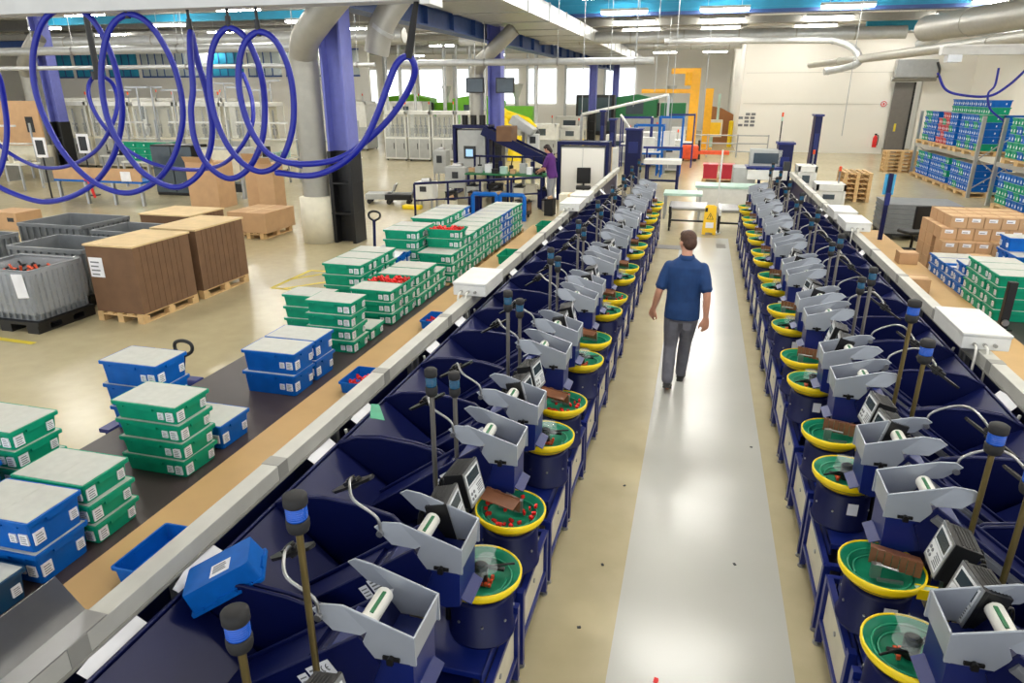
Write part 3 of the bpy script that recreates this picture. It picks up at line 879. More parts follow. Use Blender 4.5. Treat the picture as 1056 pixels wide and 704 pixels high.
def office_chair(x, y, rz, txt):
    t = thing('swivel_chair', txt, 'chair', (x, y, 0), R(rz))
    b = MB(); b.box(-.23, .23, -.23, .23, .44, .52); b.build('seat', 'black', t, .03)
    b = MB(); b.box(-.21, .21, .2, .27, .58, 1.05); b.box(-.03, .03, .2, .24, .46, .62); b.build('backrest', 'black', t, .03)
    b = MB(); b.cyl((0,0,.12), (0,0,.44), .03, n=12); b.build('gas_column', 'black_metal', t)
    for k in range(5):
        a_ = 2*PI*k/5
        b = MB(); b.tube([(0,0,.13), (.28*math.cos(a_), .28*math.sin(a_), .08)], [.028,.018], 8); lg = b.build('base_arm', 'black', t)
        b = MB(); b.cyl((.28*math.cos(a_)-.02, .28*math.sin(a_), .03), (.28*math.cos(a_)+.02, .28*math.sin(a_), .03), .03, n=12); b.build('caster', 'black', lg)
office_chair(4.42, 15.75, 200, 'black swivel chair beside the carton stack on the right')
def sign_post(x, y, h, txt, plate):
    t = thing('marker_post', txt, 'post', (x, y, 0))
    b = MB(); b.box(-.04, .04, -.03, .03, .02, h); b.build('post', 'navy', t)
    b = MB(); b.box(-.14, .14, -.14, .14, 0, .02); b.build('foot_plate', 'navy', t)
    b = MB(); b.box(-.10, .10, .031, .044, h-.42, h-.02); b.build('sign_plate', plate, t)
    b = MB(); b.box(-.045, .045, -.06, -.03, h-.62, h-.38); b.build('switch_box', 'navy_frame', t)
dm('sky_sign', (70, 170, 220), .5)
sign_post(3.72, 15.4, 1.68, 'navy post with light blue plate beside the grey folded containers', 'sky_sign')
# pallet truck handles
def handle(x, y, h, txt, rz):
    t = thing('pallet_truck', txt, 'pallet truck', (x, y, 0), R(rz))
    for s_ in (-1, 1):
        b = MB(); b.box(s_*.17-.06, s_*.17+.06, .05, .9, .08, .12); f = b.build('fork', 'navy_frame', t)
        b = MB(); b.cyl((s_*.17-.03,.82,.045), (s_*.17+.03,.82,.045), .045, n=14); b.build('roller', 'black', f)
    b = MB(); b.box(-.25, .25, -.08, .06, .06, .32); b.build('pump_body', 'navy_frame', t, .02)
    b = MB(); b.cyl((-.06,-.03,.085), (.06,-.03,.085), .085, n=18); b.build('steering_wheel', 'black', t)
    b = MB(); b.tube([(0,-.03,.3), (0,-.10,h-.12)], .028, 10); b.build('drawbar', 'navy', t)
    b = MB(); b.tube(catmull([(0,-.1,h-.14), (-.10,-.12,h-.08), (-.10,-.13,h), (0,-.135,h+.03), (.10,-.13,h), (.10,-.12,h-.08), (0,-.1,h-.14)], 4), .02, 8); b.build('grip', 'black', t)
handle(-5.2, 5.62, .66, 'navy pallet truck with upright drawbar beyond the left belt', 180)
handle(-5.6, 11.2, 1.15, 'navy pallet truck with upright drawbar behind green crates', 180)
handle(5.75, 10.9, 1.2, 'navy pallet truck with black drawbar by the right crates', 180)
# ================================================================ goods on the left floor
def gaylord(x, y, w_, d_, h, txt, lab):
    t = thing('cardboard_box', txt, 'box', (x, y, .145), 0, 'tall brown cardboard boxes on pallets')
    b = MB(); b.box(-w_/2, w_/2, -d_/2, d_/2, 0, h)
    for k in range(1, 5): y_ = -d_/2+k*d_/5; b.box(w_/2, w_/2+.006, y_-.1, y_-.012, .01, h-.01); b.box(w_/2, w_/2+.006, y_+.012, y_+.05, .01, h-.01)
    b.build('box', 'carton_dark', t)
    b = MB(); b.box(-w_/2-.02, w_/2+.02, -d_/2-.02, d_/2+.02, h, h+.025); b.build('lid', 'wood_light', t)
    if lab:
        b = MB(); b.box(-w_/2+.02, -w_/2+.26, -d_/2-.004, -d_/2, h-.46, h-.17, 0)
        for i in range(4): b.box(-w_/2+.05, -w_/2+.18+.02*(i % 2), -d_/2-.006, -d_/2-.003, h-.43+.06*i, h-.41+.06*i, 1)
        b.build('paper_label', ['paper', 'print'], t)
gaylord(-8.06, 8.38, .82, 1.15, .98, 'nearest tall brown cardboard box with paper label, on a pallet', True)
gaylord(-8.06, 9.72, .82, 1.2, .98, 'second tall brown cardboard box, behind the one with paper label', False)
pallet(-8.06, 8.38, 0, 90, 'wooden pallet under the nearest tall brown box'); pallet(-8.06, 9.72, 0, 90, 'wooden pallet under the second tall brown box')
gaylord(-9.95, 11.6, 1.15, 1.0, .80, 'brown cardboard box with pale lid behind two tall brown boxes', False)
pallet(-9.95, 11.6, 0, 0, 'wooden pallet under the brown box at the back')
t = thing('carton', 'low pale carton on a pallet beyond the tall brown boxes', 'carton', (-9.95, 14.2, .145)); b = MB(); b.box(-.5,.5,-.6,.6,0,.46); b.build('box', 'carton', t, .006)
b = MB(); b.box(-.02,.02,-.601,.601,.4605,.462); b.box(-.5,.5,-.02,.02,.4605,.462); b.build('tape', 'wood_light', t)
pallet(-9.95, 14.2, 0, 90, 'wooden pallet under the low pale carton')
def carton_tall(x, y, w_, d_, h, txt, rz=0):
    t = thing('tall_carton', txt, 'carton', (x, y, 0), R(rz), 'upright tall cartons')
    b = MB(); b.box(-w_/2, w_/2, -d_/2, d_/2, 0, h); b.build('box', 'carton', t, .006)
    b = MB(); b.sheet([(-w_/2,-d_/2,h), (w_/2,-d_/2,h), (w_/2,-d_/2-.1,h+.16), (-w_/2,-d_/2-.1,h+.16)], .006); b.build('flap', 'carton', t)
carton_tall(-11.15, 16.5, .5, .5, 1.42, 'tall upright carton nearest the duct-clad column'); carton_tall(-11.7, 16.7, .45, .5, 1.5, 'tall upright carton left of another beside the column', 10)
carton_tall(-13.9, 17.6, 1.0, .8, 1.3, 'wide upright carton in front of the dark cabinet')
t = thing('carton', 'small carton with hand hole on the floor at the left edge', 'carton', (-16.5, 13.4, 0)); b = MB(); b.box(-.45,.45,-.35,.35,0,.42); b.build('box', 'carton', t, .006); b = MB(); b.box(.15,.35,-.353,-.349,.2,.3); b.build('hand_hole', 'print_dark', t)
def bulk(x, y, z, w_, d_, h, txt, film=False):
    t = thing('bulk_container', txt, 'container', (x, y, z), 0, 'open grey bulk containers on the left')
    b = MB()
    def rr(k, zz): return ring_rect(w_/2-k, d_/2-k, zz, .03)
    b.loft([rr(.02,0), rr(.02,h-.05)], caps=True, smooth=False)
    b.v = b.v[:0]; b.f = []; b.mi = []; b.sm = []
    b.loft([rr(.03,0), rr(.03,h-.06), rr(0,h-.06), rr(0,h), rr(.05,h), rr(.06,.05)], caps=False, smooth=False)
    b.add(rr(.06,.05), [tuple(range(12))]); b.add(rr(.03,0), [tuple(range(12))[::-1]])
    b.build('shell', 'bin_grey', t)
    b = MB(); n = 9
    for s_ in (-1, 1):
        for k in range(n+1):
            x_ = -w_/2+.06+k*(w_-.12)/n; b.box(x_-.014, x_+.014, s_*(d_/2-.012)-.018, s_*(d_/2-.012)+.018, .02, h-.06)
            y_ = -d_/2+.06+k*(d_-.12)/n; b.box(s_*(w_/2-.012)-.018, s_*(w_/2-.012)+.018, y_-.014, y_+.014, .02, h-.06)
    for zz in (.08, .22, .36): b.loft([rr(.012,zz), rr(.012,zz+.025)], caps=False, smooth=False)
    b.build('ribs', 'bin_grey', t)
    if film:
        b = MB(); rings = []
        rj = random.Random(4)
        for zz, k in ((.12,-.006), (.25,-.012), (.40,-.018), (h-.02,-.012), (h+.012,.01), (h-.05,.075), (.3,.09)):
            rings.append([(p[0]+rj.uniform(-.008,.008), p[1]+rj.uniform(-.008,.008), p[2]+rj.uniform(-.03,.02)) for p in rr(k, zz)])
        b.loft(rings, caps=False); b.build('plastic_film', 'film', t)
        b = MB(); b.sheet([(w_/2-.26,-d_/2-.03,h-.04), (w_/2-.06,-d_/2-.03,h-.03), (w_/2-.02,-d_/2-.035,h-.36), (w_/2-.22,-d_/2-.035,h-.38)], .003)
        b.build('paper_label', 'paper', t)
        b = MB(); r2 = random.Random(8)
        for k in range(60): b.box(-.05,.05,-.015,.015,-.012,.012, k % 2, Matrix.Translation((r2.uniform(-.4,.4), r2.uniform(-.3,.3), h-.14+r2.uniform(-.02,.04))) @ Euler((r2.uniform(0,3), r2.uniform(0,3), 0)).to_matrix().to_4x4())
        b.build('copper_pieces', ['orange', 'black'], t)['kind'] = 'stuff'
bulk(-9.33, 7.52, .17, 1.15, .9, .72, 'grey bulk container wrapped in film with paper label, holding copper pieces', True)
bulk(-9.9, 8.85, .17, 1.5, 1.0, .72, 'empty grey bulk container right behind the film-wrapped one')
bulk(-12.2, 8.75, .17, 1.5, 1.1, .72, 'empty grey bulk container at the left picture edge')
bulk(-11.6, 10.6, .17, 1.5, 1.2, .72, 'empty grey bulk container farthest back on the left')
bulk(-9.9, 10.2, .17, 1.0, .9, .72, 'pale grey bulk container behind the tall brown boxes')
def black_pallet(x, y, w_, d_, txt):
    t = thing('plastic_pallet', txt, 'pallet', (x, y, 0), 0, 'black plastic pallets under bulk containers')
    b = MB(); b.box(-w_/2, w_/2, -d_/2, d_/2, .12, .168); b.build('deck', 'black', t)
    for x_ in (-w_/2+.12, 0, w_/2-.12):
        b = MB(); b.box(x_-.1, x_+.1, -d_/2, d_/2, 0, .03)
        for y_ in (-d_/2+.1, 0, d_/2-.1): b.box(x_-.1, x_+.1, y_-.1, y_+.1, .03, .12)
        b.build('runner', 'black', t)
black_pallet(-9.33, 7.52, 1.2, .98, 'black plastic pallet under the film-wrapped bulk container')
black_pallet(-9.9, 8.85, 1.55, 1.05, 'black plastic pallet under the second bulk container'); black_pallet(-12.2, 8.75, 1.55, 1.15, 'black plastic pallet under the left edge bulk container')
black_pallet(-11.6, 10.6, 1.55, 1.25, 'black plastic pallet under the farthest bulk container'); black_pallet(-9.9, 10.2, 1.05, .95, 'black plastic pallet under the pale bulk container')
# yellow lines painted on the floor
def fline(pts, w_, txt):
    b = MB()
    for (x0, y0), (x1, y1) in pts:
        d = Vector((x1-x0, y1-y0)).normalized(); n = Vector((-d.y, d.x))*w_/2
        b.add([(x0+n.x,y0+n.y,.003), (x0-n.x,y0-n.y,.003), (x1-n.x,y1-n.y,.003), (x1+n.x,y1+n.y,.003)], [(0,1,2,3)])
    tag(b.build('floor_marking', 'yellow_paint'), txt, 'floor marking')
fline([((-7.0,10.0),(-7.0,11.3)), ((-7.0,10.0),(-6.2,10.0)), ((-7.0,11.3),(-6.2,11.3)), ((-6.8,10.0),(-6.2,10.7)), ((-7.0,10.6),(-6.5,11.3))], .07, 'yellow hatched box painted on the floor beside green crates')
fline([((-9.9,6.78),(-8.5,6.72))], .09, 'yellow line painted on the floor before the bulk container')
# ---- pallet rack on the right
t = thing('pallet_rack', 'tall pallet rack holding blue and green crates at the right edge', 'rack', (9.0, 26, 0))
for y in (-7.2, -2.35, -.85+.2, 6.1):
    for x in (-.55, .75):
        b = MB(); b.box(x-.05, x+.05, y-.05, y+.05, 0, 2.6 if x > 0 else 2.5); b.build('upright', 'alu', t)
    b = MB(); b.tube([(-.5,y,.3), (.7,y,1.2)], .02, 6); b.tube([(-.5,y,1.2), (.7,y,2.2)], .02, 6); b.tube([(-.5,y,1.2), (.7,y,.3)], .02, 6); b.build('brace', 'alu', t)
for (ya, yb) in ((-7.2,-2.35), (-.65,6.1)):
    for x in (-.55, .75):
        b = MB(); b.box(x-.03, x+.03, ya, yb, 1.16, 1.28); b.build('beam', 'alu', t)
n_ = 0
CR = {}
def rack_crate(col, x, y, z, txt, grp, h=.215):
    if col not in CR:
        b = MB(); b.loft([ring_rect(.27,.17,0), ring_rect(.282,.182,h-.03)], smooth=False); b.loft([ring_rect(.3,.2,h-.03), ring_rect(.3,.2,h)], smooth=False)
        b.box(-.2855, -.27, -.14, -.09, .05, .13, 1); b.box(-.2855, -.27, .07, .11, .06, .12, 1); b.box(.12, .15, -.1825, -.17, .08, .13, 1); b.box(-.28,.28,-.18,.18,h-.002,h+.003,2)
        CR[col] = b.build('crate', [col+'_crate', 'paper', 'lid_grey']); o = CR[col]
    else:
        o = CR[col].copy(); C.objects.link(o)
    o.location = (x, y, z); tag(o, txt, 'crate', grp)
rj = random.Random(11)
PALS = [('lower nearest', 25.65, .0), ('lower second', 28.0, .0), ('lower far', 30.2, .0), ('upper nearest', 25.65, 1.285), ('upper second', 28.0, 1.285), ('upper far', 30.2, 1.285), ('lower near-bay', 21.4, 0.), ('upper near-bay', 21.4, 1.285)]
for nm, y0, z0 in PALS:
    ncol = 5 if 'far' not in nm else 4
    if 'near-bay' in nm: ncol = 5
    g_ = 'crates on the %s rack pallet' % nm
    pallet(9.0, y0+.82, z0, 0, 'wooden pallet under the crates at the %s rack place' % nm, 'wooden pallets in the rack', (1.0, 2.6, 1))
    for i in range(ncol):
        nl = 5 if not ('lower' in nm) else 4
        if nm == 'upper second' and i == ncol-1: nl = 4
        for L_ in range(nl):
            r_ = rj.random()
            col = 'blue'
            if 'near-bay' in nm: col = 'green' if r_ < (.8 if 'upper' in nm else .3) else 'blue'
            elif nm == 'upper second' and i >= 2: col = 'red' if r_ < .6 else ('green' if r_ < .75 else 'blue')
            elif nm == 'upper far' and L_ in (0, 4) and i > 1: col = 'green'
            elif 'far' in nm and i >= 2: col = 'green' if r_ < .6 else 'blue'
            elif r_ < .14: col = 'green'
            rack_crate(col, 8.8, y0+.21+.41*i, z0+.145+.218*L_, '%s crate, layer %s, %s column of %s rack pallet' % (col, ('one', 'two', 'three', 'four', 'five')[L_], ORD[i], nm), g_)
            if i == 0 and ('nearest' in nm):
                rack_crate('blue', 9.41, y0+.21, z0+.145+.218*L_, 'blue crate, layer %s, outer flank of %s rack pallet' % (('one', 'two', 'three', 'four', 'five')[L_], nm), g_)
for i in range(9):
    for L_ in range(2): rack_crate('green' if L_ == 0 else 'blue', 8.95, 25.9+.41*i, 2.53+.0+.218*L_, '%s crate, %s of two, %s column on the very top of the rack' % ('green' if L_ == 0 else 'blue', ('lower', 'upper')[L_], ORD[i]), 'crates on the top of the rack')
for i in range(6): pallet(8.2, 33.2, .146*i, 0, 'wooden pallet, %s from the bottom of the pile past the rack' % ORD[i], 'piled wooden pallets')
for i in range(6): pallet(4.75, 24.0, .146*i, 90, 'wooden pallet, %s from the bottom of the pile near the row end' % ORD[i], 'piled wooden pallets')

t = thing('guide_post', 'short black post at the near end of the right green crate block', 'post', (3.93, 9.62, .35))
b = MB(); b.box(-.05, .05, -.04, .04, .015, .62); b.build('post', 'black', t, .006); b = MB(); b.box(-.09, .09, -.08, .08, 0, .015); b.build('foot_plate', 'black_metal', t)
b = MB(); b.cyl((0,-.05,.1), (0,-.08,.1), .04, n=14); b.build('knob', 'steel', t)
# ================================================================ measuring helpers: a point of the hall from where it shows
_c, _s = math.cos(R(20.055)), math.sin(R(20.055)); _cp, _sp = math.cos(R(14.942)), math.sin(R(14.942))
def _ray(px, py):
    a_ = (px-528)/704; b_ = -(py-352)/704
    fw = _c+b_*_s; z_ = b_*_c-_s
    return (a_*_cp-fw*_sp, a_*_sp+fw*_cp, z_)
def at(px, py, Y):
    r_ = _ray(px, py); t_ = Y/r_[1]; return Vector((r_[0]*t_, Y, 3.2+r_[2]*t_))
# ================================================================ room shell
def sbox(name, mt, *a, bevel=0):
    b = MB(); b.box(*a); return struct(b.build(name, mt, None, bevel))
sbox('wall_back', 'wall_white', -60, 2.1, 66, 66.3, 0, 8.4)
sbox('wall_front', 'wall_white', 2.1, 9.65, 43, 43.3, 0, 8.4)
sbox('wall_front', 'wall_white', 11.1, 16, 43, 43.3, 0, 8.4)
sbox('wall_front', 'wall_white', 9.65, 11.1, 43, 43.3, 3.75, 8.4)
sbox('wall_side', 'wall_white', 1.95, 2.1, 43, 66, 0, 8.4)
sbox('wall_beyond', 'wall_white', 8.5, 13, 47.5, 47.7, 0, 5)
sbox('wall_right', 'wall_white', 13.4, 13.7, 6, 43, 0, 8.4)
sbox('wall_left', 'wall_white', -52, -51.7, 4, 66, 0, 8.4)
sbox('ceiling', 'ceiling_grey', -60, 16, -6, 67, 8.4, 8.6)
b = MB(); b.box(2.1, 9.6, 42.97, 43, 2.58, 2.6); b.box(2.1, 9.6, 42.97, 43, 4.2, 4.22); struct(b.build('trim_1', 'rail_grey'))
for i, y in enumerate((16, 23, 30, 37.5, 45, 53, 60)):
    z0 = 6.75 if y == 30 else 6.9
    b = MB(); b.box(-50, 13.4, y-.12, y+.12, z0, 8.4); b.box(-50, 13.4, y-.3, y+.3, z0-.12, z0); struct(b.build('ceiling_girder', 'girder_grey'))
b = MB(); b.box(-9.5, 13.4, 29.6, 29.85, 6.1, 7.1)
for k in range(4): b.box(-9.5, 13.4, 29.56, 29.6, 6.2+.22*k, 6.3+.22*k)
struct(b.build('ceiling_girder', 'cyan'))
b = MB(); b.box(-9.5, 13.4, 29.4, 29.9, 5.98, 6.1); struct(b.build('ceiling_girder', 'beam_blue'))
b = MB(); b.box(6.6, 13.4, 36, 36.25, 5.75, 6.45); struct(b.build('ceiling_girder', 'cyan'))
b = MB(); b.box(-32, -15.5, 30, 30.2, 6.3, 6.75); struct(b.build('ceiling_girder', 'cyan'))
b = MB(); b.box(-48, -15.5, 34, 34.3, 5.55, 6.3); struct(b.build('ceiling_girder', 'beam_blue'))
for y, z in ((33.5, 5.95), (37, 5.75), (40, 5.9), (41.8, 6.2)):
    b = MB(); b.box(-40, 13.2, y-.2, y+.2, z, z+.28); struct(b.build('ceiling_beam', 'girder_grey'))
for i, (x0, x1, y, z) in enumerate(((-12, 8, 35, 5.6), (-30, -12, 28, 5.35), (-28, -9, 38, 5.9), (-26, -8, 46, 5.8), (-12, 2, 50, 6.1))):
    t = thing('ventilation_duct', 'round silver ventilation duct crossing under the ceiling, %s from the camera' % ORD[i], 'duct', (0, y, z))
    b = MB(); b.cyl((x0,0,0), (x1,0,0), .26, n=18); b.build('tube', 'duct_light', t)
    x = x0+1.2
    while x < x1:
        b = MB(); b.cyl((x-.03,0,0), (x+.03,0,0), .28, n=18); b.build('joint_ring', 'duct_grey', t); x += 2.4
# windows in the far left partition
sbox('wall_partition', 'wall_white', -46, -20, 41, 41.2, 0, 6.4)
for i in range(9):
    b = MB(); x = -44.5+2.7*i; b.box(x, x+2.3, 40.94, 41, 4.2, 5.6, 0)
    for k in range(4): b.box(x+.57*k-.03, x+.57*k+.03, 40.9, 40.95, 4.2, 5.6, 1)
    b.box(x-.05, x+2.35, 40.9, 40.95, 4.1, 4.2, 1); b.box(x-.05, x+2.35, 40.9, 40.95, 5.6, 5.7, 1)
    struct(b.build('window_%d' % (i+1), ['cyan' if i in (0, 1, 2, 5) else 'glass_pale', 'beam_blue']))
for i in range(8):
    b = MB(); x = -34+3.6*i; b.box(x, x+2.6, 65.9, 66, 2.2, 5.2, 0); b.box(x-.2, x, 65.8, 66, 0, 6.5, 1)
    struct(b.build('window_%d' % (i+10), ['added_glow_pane', 'duct_light']))  # far wall panes with an added glow
# ---- right far wall: vents, sliding door, housing, extinguisher
k = 0
for r_, xs in enumerate(((2.42, 2.72), (2.05, 2.37, 2.69), (2.39, 2.71), (2.06, 2.38, 2.70))):
    for x in xs:
        b = MB(); b.box(x-.1, x+.1, 42.96, 43, 1.98-.2*r_, 2.07-.2*r_); b.box(x-.12, x+.12, 42.985, 43, 1.96-.2*r_, 2.09-.2*r_)
        tag(b.build('wall_vent', 'print'), 'small dark wall vent on the far white wall, row %s, %s' % (('one', 'two', 'three', 'four')[r_], ORD[k]), 'wall vent', 'wall vents'); k += 1
b = MB(); b.box(9.7, 10.62, 42.8, 42.9, .02, 3.7); b.box(10.62, 10.72, 42.78, 42.92, .02, 3.7, 1); b.box(10.0, 10.1, 42.77, 42.8, 1.2, 1.6, 2); struct(b.build('door_1', ['door_grey', 'black', 'yellow_paint']))
t = thing('door_housing', 'grey roller housing above the sliding door in the far wall', 'door housing', (10.5, 42.6, 3.8))
b = MB(); b.box(-.95, .95, -.25, .25, .12, 1.0); b.build('housing', 'alu', t, .02); b = MB(); b.cyl((-1.05,0,.06), (1.05,0,.06), .13, n=14); b.build('roller', 'steel', t)
t = thing('fire_extinguisher', 'red fire extinguisher on the far wall left of the door', 'fire extinguisher', (9.2, 42.85, .35))
b = MB(); b.lathe([(0,0), (.1,0), (.11,.03), (.11,.5), (.06,.6), (.03,.63), (0,.63)], 16); b.build('cylinder', 'red', t)
b = MB(); b.box(-.05,.05,-.03,.03,.63,.72); b.tube(catmull([(.03,0,.66), (.14,0,.6), (.15,0,.3), (.13,0,.1)], 4), .02, 6); b.build('hose', 'black', t)
b = MB(); b.box(-.16,.16,.0,.02,-.16,.16); o = b.build('fire_sign', 'paper'); o.location = (9.35, 42.95, 2.6)
tag(o, 'small white and red sign on the far wall above the extinguisher', 'sign')
b = MB(); b.tube([(.13*math.cos(a_), -.004, .13*math.sin(a_)) for a_ in [2*PI*i/20 for i in range(20)]], .02, 6, closed=True); b.box(-.04,.04,-.01,.0,-.06,.06); b.build('symbol', 'red', o)
# ================================================================ columns with ducts
def column(x, y, top, guard, txt):
    t = thing('steel_column', txt, 'column', (x, y, 0))
    b = MB()
    b.box(-.25, -.20, -.24, .24, guard, top); b.box(.20, .25, -.24, .24, guard, top); b.box(-.2, .2, -.02, .02, guard, top); b.build('profile', 'column_blue', t)
    b = MB(); b.box(-.27, -.19, -.26, .26, 0, guard); b.box(.19, .27, -.26, .26, 0, guard); b.box(-.19, .19, -.04, .04, 0, guard)
    for z in (guard*.33, guard*.66): b.box(-.275, .275, -.265, .265, z-.02, z+.02)
    b.build('guard', 'black', t)
    return t
column(-7.55, 14.0, 6.9, 2.0, 'blue steel column with black guard and grey duct, nearest to the camera')
column(-7.55, 26.0, 6.9, 1.9, 'blue steel column second from the camera, with dark screens')
column(-7.55, 50.0, 6.9, 1.9, 'blue steel column third from the camera, far back'); column(-7.55, 63.0, 6.9, 1.9, 'blue steel column farthest back')
column(-27.0, 25.0, 6.9, 2.0, 'blue steel column at the far left behind the hoses')
def duct_riser(x, y, txt, r_=.29, base=1.0, dirx=1):
    t = thing('duct_riser', txt, 'duct', (x, y, 0))
    b = MB(); b.lathe([(0,0), (r_+.1,0), (r_+.1,base), (r_-.02,base+.03)], 28); b.build('base', 'cream', t)
    b = MB()
    b.cyl((0,0,base), (0,0,3.75), r_, n=24, caps=False)
    b.tube(catmull([(0,0,3.7), (.03*dirx,-.05,3.95), (.28*dirx,-.3,4.25), (.75*dirx,-.5,4.6), (1.2*dirx,-.6,4.95), (1.6*dirx,-.6,5.3)], 5), r_, 24, caps=False)
    b.build('tube', 'duct_grey', t)
    z = base+.35
    while z < 3.8:
        b = MB(); b.cyl((0,0,z-.012), (0,0,z+.012), r_+.012, n=24); b.build('seam_ring', 'duct_grey', t); z += .42
duct_riser(-8.22, 13.85, 'grey insulated duct with cream foot beside the nearest blue column')
duct_riser(-8.3, 26.0, 'grey insulated duct beside the second blue column', .25)
duct_riser(-27.9, 24.8, 'grey duct beside the far left blue column', .3)
t = thing('ventilation_duct', 'grey slanting duct behind the nearest blue column', 'duct', (-7.0, 15.0, 4.0)); b = MB(); b.tube(catmull([(-.1,0,0), (.1,0,.6), (.6,.2,1.3), (1.0,.3,1.7)], 5), .27, 20); b.build('tube', 'duct_grey', t)
b = MB(); b.cyl((.05,0,.45), (.1,.0,.52), .29, n=20); b.build('joint_ring', 'duct_light', t)
t = thing('crane_runway', 'long blue steel beam carried by the blue columns', 'steel beam', (-8.0, 0, 0))
b = MB(); b.box(-.06, .06, 8, 64, 5.0, 5.5); b.box(-.25, .25, 8, 64, 4.95, 5.0); b.box(-.25, .25, 8, 64, 5.5, 5.55); b.build('beam', 'beam_blue', t)
y = 9.0
while y < 64:
    b = MB(); b.box(-.2, .2, y-.02, y+.02, 5.0, 5.5); b.build('stiffener', 'beam_blue', t); y += 2.2
t = thing('ventilation_duct', 'wide flat pale grey duct running back above the left row', 'duct', (-6.4, 0, 0))
b = MB(); b.box(-1.15, 1.15, 8, 64, 5.42, 5.95); b.build('tube', 'duct_light', t)
y = 9.5
while y < 64:
    b = MB(); b.box(-1.18, 1.18, y-.04, y+.04, 5.39, 5.98); b.build('joint_ring', 'duct_light', t); y += 3.0
for x0, x1, y, z, r_, txt in ((-10.5, -1.7, 24, 4.15, .11, 'long pale horizontal pipe crossing in front of the second column'), (-30, -14, 24, 4.75, .16, 'long white horizontal pipe at the left behind the hoses'), (-30, -10, 21, 4.0, .07, 'thin grey pipe at the left behind the hoses')):
    t = thing('pipe', txt, 'pipe', ((x0+x1)/2, y, z)); h_ = (x1-x0)/2
    b = MB(); b.cyl((-h_,0,0), (h_,0,0), r_, n=14); b.build('tube', 'duct_light', t)
    for k in range(4):
        x = -h_+.6+(2*h_-1.2)*k/3
        b = MB(); b.cyl((x-.03,0,0), (x+.03,0,0), r_+.02, n=14); b.cyl((x,0,0), (x,0,2.2), .012, n=6); b.build('hanger', 'steel', t)
# ducts at the upper right
def bent_duct(pts, r_, txt, mt='duct_grey'):
    c0 = Vector(pts[0]); t = thing('ventilation_duct', txt, 'duct', c0)
    q = catmull([Vector(p)-c0 for p in pts], 6)
    b = MB(); b.tube(q, r_, 18); b.build('tube', mt, t)
    for i in range(3, len(q)-1, 8):
        d = (q[i+1]-q[i]).normalized()*.03; b = MB(); b.cyl(q[i]-d, q[i]+d, r_+.018, n=18); b.build('joint_ring', mt, t)
bent_duct([(5.2,41.6,4.55), (6.4,31.5,4.5), (7.57,21.3,4.5), (8.6,12,4.5)], .16, 'thin grey duct running back along the right side', 'duct_grey')
bent_duct([(7.3,29.2,5.3), (8.4,23.5,5.25), (9.4,17,5.2), (10,10,5.2)], .42, 'thick grey insulated duct at the upper right')
bent_duct([(8.9,30,4.7), (9.0,24,4.7), (9.8,17,4.75)], .26, 'middle grey duct at the upper right below the thick one')
bent_duct([(7.6,31,4.85), (8.4,30,5.3), (9.6,29.4,5.2), (11.5,29,5.2)], .2, 'bent silver duct at the upper right', 'duct_light')
bent_duct([(-2,34,5.35), (4,34.2,5.3), (5.2,34.4,5.25), (5.9,34,4.9), (6.1,33.6,4.4), (5.5,33.2,4.15), (4.7,33,4.0)], .14, 'thin pale duct with a drooping end before the far white wall', 'duct_light')
t = thing('crane_beam', 'white crane beam at the right above the rack', 'steel beam', (0, 20, 4.1)); b = MB(); b.box(5.4, 11, -.12, .12, -.06, .12); b.box(5.4, 11, -.18, .18, .12, .16); b.build('beam', 'lamp_white', t)
b = MB(); b.box(5.55, 5.85, -.15, .15, -.22, -.06); b.build('trolley', 'alu', t)
def hose(pts, r_, txt, mt='hose_blue', straps=(), k=8, name='air_hose', grp=None):
    c0 = Vector(pts[0]); t = thing(name, txt, 'hose', c0, 0, grp)
    b = MB(); b.tube(catmull([Vector(p)-c0 for p in pts], k), r_, 10); b.build('hose_line', mt, t)
    for p, z1, sr in straps:
        p = Vector(p)-c0
        b = MB(); b.cyl(p, (p.x+.03 if len(straps) > 90 else p.x, p.y, z1-c0.z), sr, n=8); b.cyl((p.x, p.y, p.z-.03), (p.x, p.y, p.z+.05), sr*1.9, n=10); b.build('strap', 'black', t)
    return t
hose([at(967,75,20), at(975,92,20), at(992,98,20), at(1020,99,20), at(1040,88,20), at(1060,70,20)], .03, 'thin blue hose drooping in front of the rack at right', k=6)
hose([at(967,64,20), at(969,72,20), at(967,80,20)], .03, 'short black hose under the white crane beam', 'black')
hose([at(1030,70,20), at(1026,88,20), at(1019,97,20), at(1021,112,20), at(1034,124,20)], .025, 'thin blue hose hanging down in front of rack crates', k=6)
